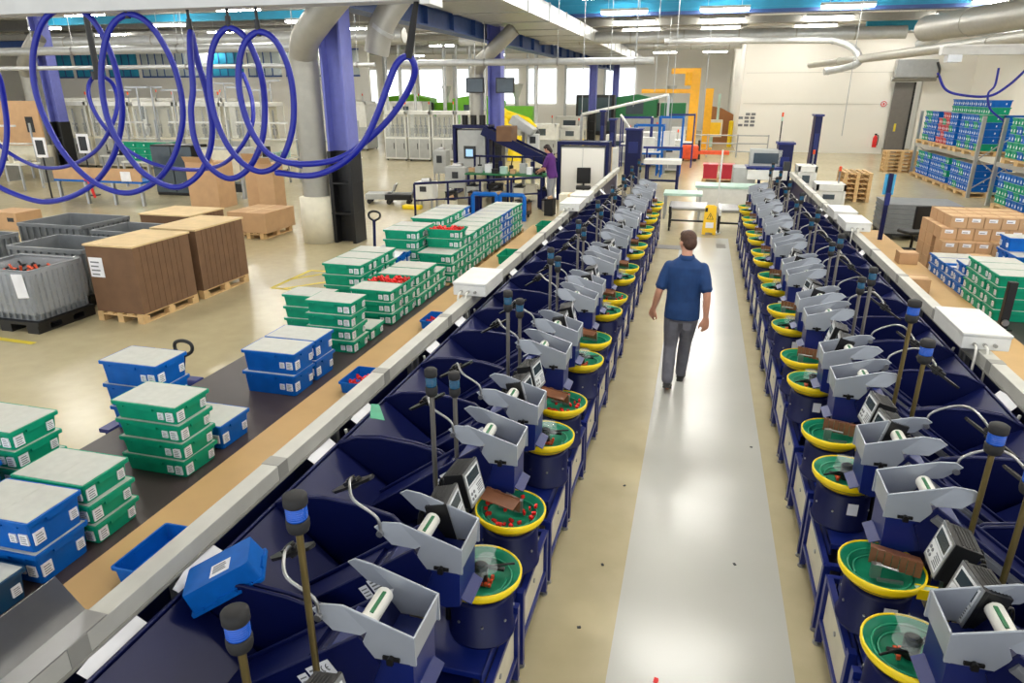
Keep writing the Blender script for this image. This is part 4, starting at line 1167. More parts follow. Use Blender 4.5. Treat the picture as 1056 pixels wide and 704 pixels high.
# ================================================================ overhead beam with blue hoses
t = thing('overhead_rail', 'pale grey overhead rail that the blue hoses hang from', 'steel beam', (-5.2, 3.5, 3.62))
b = MB(); b.box(-5.5, 3.83, -.07, .07, 0, .2); b.box(-5.5, 3.83, -.09, .09, .2, .24); b.build('profile', 'lamp_white', t)
b = MB(); b.box(3.83, 3.88, -.09, .09, -.02, .26); b.build('end_cap', 'box_white', t)
for x in (-5, -2, 1, 3.4):
    b = MB(); b.box(x-.02, x+.02, -.02, .02, .24, 1.6); b.build('hanger', 'duct_light', t)
def hz(px, py, d): return at(px, py, 3.5+d)
F = [(-22,60,.0),(-3,75,.06),(5,110,.10),(7,140,.10),(2,170,.05),(-8,192,0)]
hose([hz(*p) for p in F], .017, 'leftmost blue hose loop cut by the picture edge')
F = [(-14,186,0),(15,200,.04),(45,208,.06),(75,202,.08),(100,186,.10),(118,158,.12),(126,120,.12),(122,82,.10),(110,45,.06),(92,17,.02),(68,8,0),(46,20,-.04),(35,50,-.08),(35,85,-.10),(46,122,-.10),(66,158,-.08),(94,186,-.03),(128,199,.02),(156,190,.06),(176,168,.10),(187,135,.12),(188,105,.12),(180,70,.10),(164,38,.06),(148,20,.02),(131,15,0),(115,27,-.04),(106,55,-.08),(105,90,-.10),(112,125,-.10),(128,155,-.08),(150,180,-.04),(180,193,.02),(202,183,.06),(215,160,.10),(219,130,.10),(213,95,.06),(203,60,.02),(197,33,0),(196,50,-.03),(199,90,-.06),(197,115,-.08),(201,145,-.08),(214,170,-.04),(236,184,.02),(256,174,.06),(270,145,.09),(273,108,.10),(268,72,.06),(254,40,.02),(236,29,0),(222,42,-.04),(216,72,-.07),(219,110,-.08),(232,145,-.06),(250,168,-.02),(270,177,.03),(288,168,.06),(300,140,.09),(303,108,.09),(298,72,.06),(284,42,.02),(267,33,0),(252,45,-.04),(246,72,-.07),(249,105,-.08),(262,140,-.06),(282,162,-.02),(310,169,0),(345,165,.02),(372,150,.04),(400,124,.06),(420,95,.06),(428,72,.03),(421,58,0),(409,66,-.03),(399,90,-.05),(388,120,-.06),(374,148,-.06),(352,169,-.05),(322,181,-.04),(285,178,-.02)]
def strap_at(px, py): return (hz(px, py, 0), 3.62, .008)
hose([hz(*p) for p in F], .017, 'long blue air hose in five big loops under the overhead rail', straps=[strap_at(68,6), strap_at(131,13), strap_at(196,30), strap_at(236,27), strap_at(266,31)], k=7)
b = MB(); p0 = hz(421,60,0); p1 = Vector((-1.42, 3.5, 3.64)); t = thing('hose_sleeve', 'black rubber sleeve holding the last hose loop at the rail end', 'hose', p0); b.tube([(0,0,0), (p1-p0)*.5, p1-p0], [.022,.018,.012], 10); b.build('sleeve', 'rubber', t)
def hb(px, py, d=0): return at(px, py, 6.2+d)
F = [(-10,140),(10,158),(40,172),(70,171),(98,156),(114,132),(121,108),(117,88),(106,79),(96,80),(91,92),(96,112),(112,136),(135,157),(165,171),(200,175),(228,170),(248,152),(260,128),(260,104),(253,82),(249,76),(247,90),(252,120),(266,148),(285,164),(312,172)]
hose([hb(*p, .1*math.sin(i)) for i, p in enumerate(F)], .021, 'thinner blue air hose with small loops hanging farther back', straps=[(hb(101,79), 5.2, .03)])
t = thing('overhead_rail', 'pale grey overhead rail behind, carrying the thinner blue hose', 'steel beam', (-6, 6.2, 5.2)); b = MB(); b.box(-5, 2.4, -.07, .07, 0, .16); b.box(-5, 2.4, -.1, .1, .16, .2); b.build('profile', 'duct_light', t)
for x in (-4, 0, 2):
    b = MB(); b.box(x-.02, x+.02, -.02, .02, .2, 3.1); b.build('hanger', 'duct_light', t)
# cables hanging from the ceiling in mid hall
for i, (px, py0, py1, Y) in enumerate(((653,0,110,24), (675,0,95,26), (690,0,150,25), (680,60,190,30), (722,50,155,30), (868,0,140,26), (600,70,120,22), (627,60,125,22))):
    a_, c_ = at(px, py1, Y), at(px, py0, Y); top = 6.9
    b = MB(); b.tube([(0,0,0), (0,0,top-a_.z)], .012, 6); o = b.build('hanging_cable', 'alu'); o.location = a_; tag(o, 'thin grey cable hanging from the ceiling, number %s from the left' % ['three','four','six','five','seven','eight','one','two'][i], 'cable', 'thin hanging cables')
# ================================================================ machines at the back
def cabinet_machine(x, y, w_, d_, h, txt, rz=0, hood='glass', base='mach_white', doors=2):
    t = thing('process_machine', txt, 'machine', (x, y, 0), R(rz))
    hb_ = h*.48
    b = MB(); b.box(-w_/2, w_/2, -d_/2, d_/2, .08, hb_); b.build('base_cabinet', base, t, .01)
    b = MB()
    for sx in (-1, 1):
        for sy in (-1, 1): b.cyl((sx*(w_/2-.08), sy*(d_/2-.08), 0), (sx*(w_/2-.08), sy*(d_/2-.08), .08), .035, n=10)
    b.build('feet', 'black_metal', t)
    dw = (w_-.06)/doors
    for k in range(doors):
        x0 = -w_/2+.03+k*dw
        b = MB(); b.box(x0+.02, x0+dw-.02, -d_/2-.02, -d_/2, .16, hb_-.08); dd = b.build('door', 'mach_grey', t)
        b = MB(); b.box(x0+dw-.1, x0+dw-.07, -d_/2-.045, -d_/2-.02, hb_*.5, hb_*.75); b.build('handle', 'black', dd)
    b = MB(); e = .03
    for sx in (-1, 1):
        for sy in (-1, 1): b.box(sx*(w_/2-e)-e, sx*(w_/2-e)+e, sy*(d_/2-e)-e, sy*(d_/2-e)+e, hb_, h)
    b.box(-w_/2, w_/2, -d_/2, d_/2, h-.16, h); b.build('hood_frame', 'mach_white', t)
    if hood == 'glass':
        b = MB(); b.box(-w_/2+.06, w_/2-.06, -d_/2+.01, -d_/2+.02, hb_, h-.16); b.build('front_pane', 'clear', t)
        for k in range(4):
            x_ = -w_/2+.18+k*(w_-.36)/3
            b = MB(); b.cyl((x_,0,hb_), (x_,0,h-.3), .035, n=12); b.cyl((x_,0,hb_+.15), (x_,0,hb_+.4), .085, n=12); b.cyl((x_,-.1,hb_+.5), (x_,.1,hb_+.5), .05, n=10); b.build('spindle', 'steel', t)
        b = MB(); b.box(-w_/2+.06, w_/2-.06, .1, .14, hb_, h-.16); b.build('rear_panel', 'cream', t)
    else:
        b = MB(); b.box(-w_/2+.05, w_/2-.05, -d_/2+.03, d_/2-.03, hb_, h-.16); b.build('upper_body', 'mach_white', t, .02)
        b = MB(); b.box(-w_*.25, w_*.15, -d_/2+.015, -d_/2+.03, hb_+.15*h, h-.25); b.build('view_window', 'glass_dark', t)
    b = MB(); b.cyl((w_*.3,0,h), (w_*.3,0,h+.3), .02, n=8); b.cyl((w_*.3,0,h+.3), (w_*.3,0,h+.42), .035, n=10, mi=1); b.build('status_light', ['steel', 'orange'], t)
    return t
for i in range(4): cabinet_machine(-14.6+1.25*i, 33.0, 1.15, 1.2, 2.35, 'white glazed machine with grey doors, %s from the left in the middle distance row' % ORD[i])
for i, x in enumerate((-27.5, -25.2, -22.9, -20.6, -18.3)): cabinet_machine(x, 26.5, 2.1, 1.2, 2.8, 'white glazed machine behind the hoses, %s from the left in its row' % ORD[i], 0, 'glass', 'cream', 3)
for i, x in enumerate((-33, -29.5, -25.5)): cabinet_machine(x, 33, 2.6, 1.4, 2.9, 'white closed machine farther back on the left, %s from the left' % ORD[i], 0, 'box', 'mach_white', 3)
for i, x in enumerate((-20, -16.5)): cabinet_machine(x, 38.5, 2.4, 1.4, 2.7, 'white closed machine behind the glazed ones, %s from the left' % ORD[i], 0, 'box', 'mach_grey', 2)
# injection machines, green
def moulding_machine(x, y, w_, txt, col='mach_green', rz=0):
    t = thing('moulding_machine', txt, 'machine', (x, y, 0), R(rz))
    t.scale = (1, 1, 1.3)
    b = MB(); b.box(-w_/2, w_/2, -.8, .8, 0, 1.1); b.build('machine_bed', 'mach_grey', t, .02)
    b = MB(); b.prism([(-w_/2,1.1), (w_*.1,1.1), (w_*.1,2.1), (-.2*w_,2.35), (-w_/2,2.2)], 'y', -.75, .75); b.build('clamp_cover', col, t, .04)
    b = MB(); b.box(w_*.14, w_/2, -.5, .5, 1.1, 1.9); b.build('injection_unit', col, t, .04)
    b = MB(); b.cyl((w_*.28,0,1.9), (w_*.28,0,2.2), .12, n=14); b.cyl((w_*.28,0,2.2), (w_*.28,0,2.8), .12, .38, n=16); b.build('hopper', 'mach_grey', t)
    b = MB(); b.box(-.35*w_, -.1*w_, -.77, -.75, 1.3, 1.95); b.build('view_window', 'glass_dark', t)
    b = MB(); b.box(w_*.1, w_*.13, -.85, -.55, 1.2, 1.9); b.build('control_panel', 'black', t)
p = at(508,128,39); moulding_machine(p.x, 39.5, 4.6, 'big green moulding machine right of the white glazed machines')
p = at(430,118,50); moulding_machine(p.x, 52, 6, 'far green moulding machine behind the white glazed machines')
p = at(668,132,52); moulding_machine(p.x, 54, 5, 'far dark green machine behind the yellow crane', 'dark_green')
p = at(612,120,56); 
t = thing('dark_cabinet', 'tall black cabinet at the far blue columns', 'cabinet', (p.x, 57, 0)); b = MB(); b.box(-1.5,1.5,-.5,.5,0,3.0); b.build('body', 'black', t, .02); b = MB(); b.box(-1.3,-.05,-.53,-.5,.3,2.8); b.build('door', 'glass_dark', t); b = MB(); b.box(.05,1.3,-.53,-.5,.3,2.8); b.build('door', 'glass_dark', t)
# yellow robot arm
p = at(531,142,34)
t = thing('robot_arm', 'yellow robot arm in front of the green machine', 'robot', (p.x, 34, 0)); t.scale = (1.3,)*3
b = MB(); b.cyl((0,0,0), (0,0,.5), .3, .25, n=18); b.box(-.35,.35,-.3,.3,.5,.9); b.build('base', 'yellow', t)
b = MB(); b.tube([(-.1,0,.8), (-.5,0,1.7)], [.2,.16], 12); b.blob((-.5,0,1.7), .24); b.build('lower_arm', 'yellow', t)
b = MB(); b.tube([(-.5,0,1.7), (.5,0,1.45), (.8,0,1.2)], [.18,.13,.09], 12); b.build('upper_arm', 'yellow', t)
b = MB(); b.cyl((.8,0,1.2), (.9,0,.95), .08, .1, n=12); b.build('gripper', 'black', t)
# dark screens at the second column
for px, txt in ((490, 'left dark screen hung beside the second blue column'), (521, 'right dark screen hung beside the second blue column')):
    p = at(px, 88, 25.4); t = thing('hanging_screen', txt, 'screen', p); b = MB(); b.box(-.34,.34,-.05,.05,-.26,.26); b.build('housing', 'black', t, .01); b = MB(); b.box(-.3,.3,-.056,-.05,-.22,.22); b.build('screen', 'glass_dark', t); b = MB(); b.cyl((0,.0,.26), (0,0,4.9-p.z), .02, n=8); b.build('hanger', 'steel', t)
for i, (px, Y) in enumerate(((398,37), (412,37), (427,37), (458,37), (470,38), (485,38), (500,36), (553,38))):
    p = at(px, 75, Y); b = MB(); b.cyl((0,0,0), (0,0,5.6), .1 if i % 2 else .07, n=12); b.cyl((0,0,0), (0,0,.05), .2, n=12); o = b.build('standpipe', 'duct_light'); o.location = (p.x, Y, 0); tag(o, 'pale vertical pipe in the middle distance, %s from the left' % ORD[i], 'pipe', 'vertical pipes')
# machine with control screen and navy inclined conveyor
def P2(px, py, Y=22.0): return at(px, py, Y)
a_ = P2(486,150); t = thing('control_cabinet', 'grey control cabinet with lit screen in a navy frame', 'control cabinet', (a_.x, 22.3, 0))
b = MB(); b.box(-.48,.48,-.3,.3,.75,2.05); b.build('body', 'mach_grey', t, .02)
b = MB(); b.box(-.25,.15,-.33,-.3,1.15,1.55,0); b.box(-.18,.06,-.335,-.33,1.22,1.45,1); b.build('screen', ['print_dark', 'lit_screen'], t)
b = MB(); b.box(-.62,-.52,-.35,.35,0,2.15); b.box(.52,.6,-.35,.35,0,2.15); b.box(-.62,.6,-.35,.35,2.1,2.2); b.box(-.62,.6,-.3,.3,.66,.75); b.build('frame', 'navy', t)
b = MB()
for k in range(3): b.cyl((-.3+.3*k,0,2.2), (-.3+.3*k,0,2.5), .1, n=12)
b.build('motors', 'black_metal', t)
top = P2(500,134); bot = P2(628,196)
t = thing('inclined_conveyor', 'navy inclined conveyor rising leftwards above the workbench', 'conveyor', (0, 22, 0))
d = (bot-top).normalized(); n_ = Vector((d.z, 0, -d.x));  n_ = n_ if n_.z > 0 else -n_
for y0 in (-.32, .28):
    b = MB(); c1, c2 = top+n_*.14, bot+n_*.14; c3, c4 = bot-n_*.14, top-n_*.14
    b.prism([(c1.x,c1.z), (c2.x,c2.z), (c3.x,c3.z), (c4.x,c4.z)], 'y', y0, y0+.04); b.build('side_beam', 'navy', t)
b = MB(); c1, c2 = top+n_*.08, bot+n_*.08; c3, c4 = bot+n_*.03, top+n_*.03; b.prism([(c1.x,c1.z), (c2.x,c2.z), (c3.x,c3.z), (c4.x,c4.z)], 'y', -.28, .28); b.build('belt', 'black', t)
for f in (.05, .5, .93):
    c = top+(bot-top)*f
    for y in (-.3, .3):
        b = MB(); b.box(c.x-.03, c.x+.03, y-.03, y+.03, 0, c.z-.05); b.build('leg', 'navy', t)
b = MB(); c = top+(bot-top)*.18; b.box(c.x-.25, c.x+.25, -.36, .36, c.z, c.z+.45); b.build('drive_box', 'carton_dark', t)
c1, c2 = P2(560,150), P2(545,165)
t = thing('chute_cover', 'pale grey slanted machine cover above the inclined conveyor', 'machine cover', (P2(533,140).x, 22.9, 0)); b = MB(); b.prism([(-.45,2.25), (.3,1.85), (.42,2.05), (-.3,2.5)], 'y', -.3, .3); b.build('cover', 'mach_grey', t, .02); b = MB(); b.box(-.05,.05,-.05,.05,0,2.05); b.build('stand', 'alu', t)
p = P2(550,146, 23); t = thing('operator_panel', 'white operator panel on a pale post by the inclined conveyor', 'control panel', (p.x, 23, 0))
b = MB(); b.box(-.2,.2,-.1,.1,p.z-.3,p.z+.25); b.build('housing', 'box_white', t, .02); b = MB(); b.box(-.1,.1,-.108,-.1,p.z-.05,p.z+.17); b.build('screen', 'print_dark', t); b = MB(); b.cyl((0,0,0), (0,0,p.z-.3), .07, n=12); b.build('post', 'duct_light', t)
# workbench with parts and green top
p = at(530,190,20.6)
p_bench = p.x-.1
t = thing('workbench', 'long workbench with green top where the purple-shirted person works', 'workbench', (p.x-.1, 20.6, 0))
b = MB(); b.box(-1.35,1.2,-.4,.4,.84,.88); b.build('top', 'dark_green', t)
for x in (-1.25, 0, 1.1):
    for y in (-.34, .34):
        b = MB(); b.box(x-.03,x+.03,y-.03,y+.03,0,.84); b.build('leg', 'navy', t)
b = MB(); b.box(-1.3,1.15,-.3,.3,.3,.33); b.build('shelf', 'mach_grey', t)
b = MB(); b.box(-1.3,1.15,.36,.4,1.3,1.36); b.box(-1.3,-1.24,.36,.4,.88,1.36); b.box(1.09,1.15,.36,.4,.88,1.36); b.build('back_rail', 'navy', t)
rj = random.Random(21)
for i in range(9):
    x = -1.25+.27*i; h = rj.uniform(.08, .28); c = ('carton', 'mach_grey', 'paper', 'black', 'mint')[i % 5]
    t = thing('parts_box', 'small %s box on the green workbench, %s from the left' % ({'carton':'tan','mach_grey':'grey','paper':'white','black':'black','mint':'mint'}[c], ORD[i]), 'box', (p.x-.1+x, 20.6+rj.uniform(-.2,.2), .88), 0, 'small boxes on the green workbench')
    b = MB(); w_ = rj.uniform(.07, .11); b.box(-w_,w_,-.09,.09,0,h); b.build('body', c, t, .006); b = MB(); b.box(-w_-.006,w_+.006,-.096,.096,h-.02,h+.01); b.build('lid', c, t)
for i in range(4):
    x = -1.0+.55*i; t = thing('storage_crate', '%s crate on the lower shelf of the workbench, %s from the left' % (('cream', 'black', 'grey', 'cream')[i], ORD[i]), 'crate', (p.x-.1+x, 20.5, .33), 0, 'crates under the workbench')
    b = crate_body(.24, .22, .2); b.build('body', ('cream', 'black', 'mach_grey', 'cream')[i], t)
    b = MB(); b.box(-.18,.18,-.16,.16,.05,.2); b.build('contents', 'carton', t)
# navy railing
p0, p1 = at(427,190,17.3), at(558,200,19.6)
t = thing('guard_railing', 'navy railing in front of the workbench', 'railing', (p0.x, p0.y, 0)); v = p1-p0; v.z = 0
b = MB(); b.tube([(0,0,.9), (v.x,v.y,.9)], .035, 8); b.build('top_bar', 'navy', t); b = MB(); b.tube([(0,0,.45), (v.x,v.y,.45)], .022, 8); b.build('mid_bar', 'navy', t)
for k in range(5):
    b = MB(); q = v*(k/4); b.cyl((q.x,q.y,0), (q.x,q.y,.9), .03, n=10); b.cyl((q.x,q.y,0), (q.x,q.y,.02), .08, n=12); b.build('post', 'navy', t)
for px, txt in ((500, 'left bright blue arch frame behind the crate row'), (528, 'right bright blue arch frame behind the crate row')):
    p = at(px, 222, 17.5); t = thing('arch_frame', txt, 'frame', (p.x, 17.5, 0), 0, 'bright blue arch frames')
    b = MB(); b.tube([(-.33,0,.0), (-.33,0,.62), (-.3,0,.67), (.3,0,.67), (.33,0,.62), (.33,0,.0)], .055, 8); b.build('hoop', 'blue_crate', t)
    b = MB(); b.box(-.33,.33,.0,.7,.12,.16); b.build('platform', 'black', t)
    for y in (.1, .6):
        b = MB()
        for x in (-.3, .3): b.cyl((x-.02,y,.06), (x+.02,y,.06), .06, n=12)
        b.build('wheels', 'black', t)
# white machines stand on the floor left of the railing
for i, (px, py, Y, w_, h, c) in enumerate(((455,150,24,.5,1.25,'mach_grey'), (440,205,19,.55,.75,'mach_white'), (472,180,21,.7,1.0,'mach_grey'))):
    p = at(px, py, Y); t = thing('pump_unit', '%s small machine on legs near the railing, %s' % (('grey', 'white', 'grey')[i], ('tall and narrow', 'low and square', 'wide with motor')[i]), 'machine', (p.x, Y, 0))
    b = MB(); b.box(-w_/2,w_/2,-.25,.25,h*.35,h); b.build('body', c, t, .02)
    for sx in (-1, 1):
        for sy in (-1, 1):
            b = MB(); b.box(sx*(w_/2-.04)-.025, sx*(w_/2-.04)+.025, sy*.2-.025, sy*.2+.025, 0, h*.35); b.build('leg', 'alu', t)
    b = MB(); b.cyl((-w_*.2,0,h), (w_*.25,0,h+.02), .09, n=14); b.build('motor', 'steel', t); b = MB(); b.box(-.1,.1,-.262,-.25,h*.65,h*.85); b.build('panel', 'print_dark', t)
# low trolleys on the far floor by the column
for i, px in enumerate((392, 412)):
    p = at(px, 202, 19.5); t = thing('flat_trolley', 'low grey trolley on the floor past the column, %s' % ('left one', 'right one with black top')[i], 'trolley', (p.x, 19.5, 0), R(15))
    b = MB(); b.box(-.4,.4,-.3,.3,.14,.3); b.build('deck', ('mach_grey', 'black')[i], t, .01)
    b = MB(); b.tube([(.4,-.25,.3), (.5,-.25,.55), (.5,.25,.55), (.4,.25,.3)], .02, 8); b.build('handle', 'steel', t)
    b = MB()
    for x in (-.3,.3):
        for y in (-.22,.22): b.cyl((x,y-.02,.07), (x,y+.02,.07), .07, n=12)
    b.build('wheels', 'black', t)
b = MB(); b.box(-.28,.28,-.12,.12,0,.12); o = b.build('yellow_block', 'yellow', None, .03); p = at(425,208,18.6); o.location = (p.x, 18.6, 0); tag(o, 'yellow block on the floor left of the railing', 'floor block')
# white cabinet in a navy frame, chair, boxes
p = at(600,205,21.6); t = thing('steel_cabinet', 'white two-door cabinet in a navy frame behind the left rail', 'cabinet', (p.x, 21.8, 0))
b = MB(); b.box(-.68,.68,-.3,.3,.08,1.62); b.build('body', 'mach_grey', t, .01)
for s_ in (-1, 1):
    b = MB(); a1, a2 = sorted((s_*.01, s_*.66)); b.box(a1,a2,-.325,-.3,.12,1.58); dd = b.build('door', 'wall_white', t); b = MB(); b.box(s_*.06-.015,s_*.06+.015,-.345,-.325,.8,1.0); b.build('handle', 'black', dd)
b = MB(); b.box(-.8,-.7,-.33,.33,0,1.75); b.box(.7,.8,-.33,.33,0,1.75); b.box(-.8,.8,-.34,.34,1.68,1.78); b.build('frame', 'navy', t)
office_chair(p.x+.15, 20.9, 10, 'black swivel chair in front of the white two-door cabinet')
for i, (px, py, Y, w_, h, c, txt) in enumerate(((588,205,17.6,.26,.75,'cream','cream parcel stacked beside the left rail, near one'), (630,185,23.2,.2,1.5,'box_white','slim white parcel upright near the left rail end'))):
    p = at(px, py, Y); t = thing('parcel', txt, 'parcel', (p.x, Y, 0)); b = MB(); b.box(-w_,w_,-.2,.2,0,h); b.build('box', c, t, .01); b = MB(); b.box(-.03,.03,-.202,.202,.0,h+.002); b.build('tape', 'wood_light', t)
# white table and navy towers at the end of the left row
def tower(px, Y, w_, h, txt, c='navy'):
    p = at(px, 180, Y); t = thing('lifting_tower', txt, 'machine', (p.x, Y, 0))
    b = MB(); b.box(-w_/2,w_/2,-.3,.3,0,h); b.build('body', c, t, .01)
    b = MB(); b.box(-w_/2-.04,w_/2+.04,-.34,.34,h,h+.06); b.build('cap', 'navy_frame', t)
    b = MB(); b.box(-w_*.3,w_*.3,-.32,-.3,h*.6,h*.8); b.build('panel', 'blue_plate', t)
    return t
tower(652, 25.5, .55, 1.95, 'navy tower with yellow lamp at the end of the left row'); tower(630, 27.5, .2, 2.2, 'slim navy post tower behind the left rail end'); tower(620, 27.5, .16, 2.5, 'thinner navy post left of the slim tower')
def end_table(px, Y, w_, txt):
    p = at(px, 190, Y); t = thing('side_table', txt, 'table', (p.x, Y, 0))
    b = MB(); b.box(-w_/2,w_/2,-.4,.4,.98,1.12); b.build('top', 'box_white', t, .01)
    for sx in (-1, 1):
        for sy in (-1, 1):
            b = MB(); b.box(sx*(w_/2-.1)-.04,sx*(w_/2-.1)+.04,sy*.34-.04,sy*.34+.04,0,.98); b.build('leg', 'navy', t)
    b = MB(); b.box(-w_/2+.1,w_/2-.1,.3,.36,.35,.42); b.build('stretcher', 'navy', t)
    b = MB(); b.box(-w_/2-.1,w_/2,.34,.4,1.42,1.49); b.box(-w_/2,-w_/2+.06,.34,.4,1.1,1.43); b.box(w_/2-.06,w_/2,.34,.4,1.1,1.43); b.build('back_frame', 'navy_frame', t)
end_table(682, 23.8, 1.2, 'white-topped table with navy legs at the end of the left row')
# aisle end: roller tables, white box, wet-floor sign
def roller_table(x, y, w_, txt, c):
    t = thing('roller_table', txt, 'roller table', (x, y, 0), 0, 'roller tables at the aisle end')
    for s_ in (-1, 1):
        b = MB(); b.box(s_*w_/2-.03,s_*w_/2+.03,-.45,.45,.46,.62); b.build('side_rail', c, t)
        for y_ in (-.26, .26):
            b = MB(); b.box(s_*w_/2-.025,s_*w_/2+.025,y_-.025,y_+.025,.1,.5); lg = b.build('leg', 'black', t); b = MB(); b.cyl((s_*w_/2-.02,y_,.05), (s_*w_/2+.02,y_,.05), .05, n=12); b.build('caster', 'black', lg)
    for k in range(6):
        b = MB(); b.cyl((-w_/2,-.36+.144*k,.58), (w_/2,-.36+.144*k,.58), .05, n=12); b.build('roller', 'steel', t)
    b = MB(); b.box(-w_/2,w_/2,-.03,.03,.2,.24); b.build('stretcher', 'black', t)
roller_table(-.16, 17.4, .85, 'dark-framed roller table left of the yellow floor sign', 'black'); roller_table(1.0, 17.3, .85, 'white-railed roller table right of the yellow floor sign', 'box_white')
t = thing('storage_bench', 'white bench with mint green top beyond the roller tables', 'bench', (.85, 20.6, 0)); b = MB(); b.box(-.85,.85,-.4,.4,0,.68); b.build('body', 'box_white', t, .02); b = MB(); b.box(-.9,.9,-.45,.45,.68,.74); b.build('top', 'mint', t)
b = MB(); b.box(.5,.75,-.42,-.4,.3,.55); b.build('panel', 'print_dark', t)
t = thing('side_table', 'mint topped low table left behind the roller tables', 'table', (-.35, 19.2, 0)); b = MB(); b.box(-.5,.5,-.4,.4,.62,.68); b.build('top', 'mint', t)
for sx in (-1, 1):
    for sy in (-1, 1):
        b = MB(); b.box(sx*.45-.03,sx*.45+.03,sy*.35-.03,sy*.35+.03,0,.62); b.build('leg', 'alu', t)
t = thing('wet_floor_sign', 'yellow folding wet-floor sign standing at the end of the aisle', 'floor sign', (.36, 17.0, 0))
for s_, nm in ((-1, 'front_board'), (1, 'rear_board')):
    T = Matrix.Translation((0, s_*.14, 0)) @ Matrix.Rotation(R(s_*11), 4, 'X')
    b = MB(); b.prism([(-.16,0), (-.08,0), (-.08,.05), (.08,.05), (.08,0), (.16,0), (.13,.66), (.07,.70), (-.07,.70), (-.13,.66)], 'y', -.012, .012, 0, T); f = b.build(nm, 'sign_yellow', t, .006)
    if s_ < 0:
        b = MB(); b.prism([(-.08,.36), (.08,.36), (0,.52)], 'y', -.016, -.012, 0, T); b.prism([(-.06,.372), (.06,.372), (0,.495)], 'y', -.018, -.016, 1, T); b.box(-.008,.008,-.02,-.018,.40,.46,0,T); b.build('warning_triangle', ['black', 'sign_yellow'], f)
        b = MB(); b.box(-.09,.09,-.016,-.012,.16,.29,0,T); b.build('notice', 'paper', f)
p = at(735,236,17.0); b = MB(); b.cyl((0,0,0), (0,0,1.95), .02, n=10); b.cyl((0,0,0), (0,0,.03), .14, n=16); o = b.build('thin_post', 'box_white'); o.location = (.50, 17.1, 0); tag(o, 'thin white post right of the yellow floor sign', 'post')
b = MB(); b.box(-.35,.35,-.2,.2,0,.006); o = b.build('floor_drain', 'door_grey'); o.location = (-.48, 15.2, .0); tag(o, 'dark grate in the floor at the end of the left row', 'drain')
b = MB(); b.box(-.1,.1,-.2,.2,0,.006); o = b.build('floor_drain', 'door_grey'); o.location = (.62, 15.6, .0); tag(o, 'small dark grate in the floor at the right row end', 'drain')
# red boxes on pallet, orange stacker, fence, crane
pallet(.75, 27.6, 0, 0, 'wooden pallet under the dark red boxes at the back', 'wooden pallets on the floor')
for i, x in enumerate((.42, 1.02)):
    t = thing('red_box', 'dark red box on a pallet at the back, %s one' % ('left', 'right')[i], 'box', (x, 27.6, .145), 0, 'dark red boxes'); b = crate_body(.5, .28, .35); b.build('body', 'red_crate', t); b = MB(); b.box(-.27,.27,-.34,.34,.49,.52); b.build('lid', 'red_crate', t)
t = thing('pallet_stacker', 'orange lifting truck with long forks far down the hall', 'lift truck', (-.55, 36, 0))
b = MB(); b.box(-.45,.45,-.4,.4,.1,.75); b.build('body', 'orange', t, .06)
for s_ in (-1, 1):
    b = MB(); b.box(.45,1.9,s_*.25-.09,s_*.25+.09,.35,.5); b.build('fork', 'orange', t)
b = MB(); b.box(.4,.55,-.3,.3,.1,1.0); b.build('mast', 'black', t)
b = MB()
for x in (-.3,.3):
    for y in (-.35,.35): b.cyl((x,y-.04,.1), (x,y+.04,.1), .1, n=12)
b.build('wheels', 'black', t)
t = thing('mesh_fence', 'low silver tube fence far down the hall', 'fence', (-1.2, 38.5, 0))
for z in (.3, .7, 1.1):
    b = MB(); b.cyl((0,0,z), (4.5,0,z), .03, n=8); b.build('rail', 'alu', t)
for k in range(4):
    b = MB(); b.cyl((1.5*k,0,0), (1.5*k,0,1.15), .035, n=8); b.build('post', 'alu', t)
for px, Y, txt, arm, hh in ((713, 37, 'yellow jib crane with two arms far down the hall', True, 4.3), (728, 44, 'yellow steel post behind the jib crane', False, 3.4)):
    p = at(px, 137, Y); t = thing('jib_crane', txt, 'crane', (p.x, Y, 0))
    b = MB(); b.box(-.22,.22,-.2,.2,0,hh); b.build('mast', 'crane_yellow', t); b = MB(); b.box(-.4,.4,-.4,.4,0,.06); b.build('foot_plate', 'crane_yellow', t)
    if arm:
        b = MB(); b.box(-2.6,-.2,-.08,.08,3.15,3.35); b.build('arm', 'crane_yellow', t); b = MB(); b.box(-1.2,-.1,-.1,.1,hh-.25,hh); b.build('top_arm', 'crane_yellow', t)
        b = MB(); b.cyl((-.35,-.1,3.5), (-.35,-.1,4.1), .18, n=14); b.build('hoist_motor', 'crane_yellow', t)
t = thing('plywood_board', 'big brown plywood board leaning far down the hall', 'board', (at(748,138,50).x-.5, 50, 0)); b = MB(); b.prism([(-.9,0), (.9,0), (.9,1.8), (.1,2.2), (-.9,2.4)], 'y', -.1, .1); b.build('sheet', 'plywood_brown', t); b = MB(); b.box(-.95,-.85,-.13,.13,0,2.4); b.build('batten', 'wood', t)
p = at(734,134,46); t = thing('machine_guard', 'pale yellow machine guard before the brown plywood board', 'machine', (p.x, 46, 0)); b = MB(); b.box(-.6,.6,-.3,.3,.6,1.6); b.build('body', 'mach_green' if False else 'cream', t, .02); b = MB(); b.box(-.5,.5,-.32,-.3,.75,1.45); b.build('panel', 'sign_yellow', t); b = MB(); b.box(-.1,.1,-.1,.1,0,.6); b.build('post', 'mint', t); b = MB(); b.box(.2,.35,-.1,.1,1.6,3.1); b.build('mast', 'mint', t)
p = at(752,147,46); b = MB(); b.cyl((0,0,0), (0,0,1.5), .14, n=16); b.blob((0,0,1.5), (.14,.14,.06), 16, 6); o = b.build('bollard', 'yellow'); o.location = (p.x, 46, 0); tag(o, 'yellow bollard at the corner of the far white wall', 'bollard')
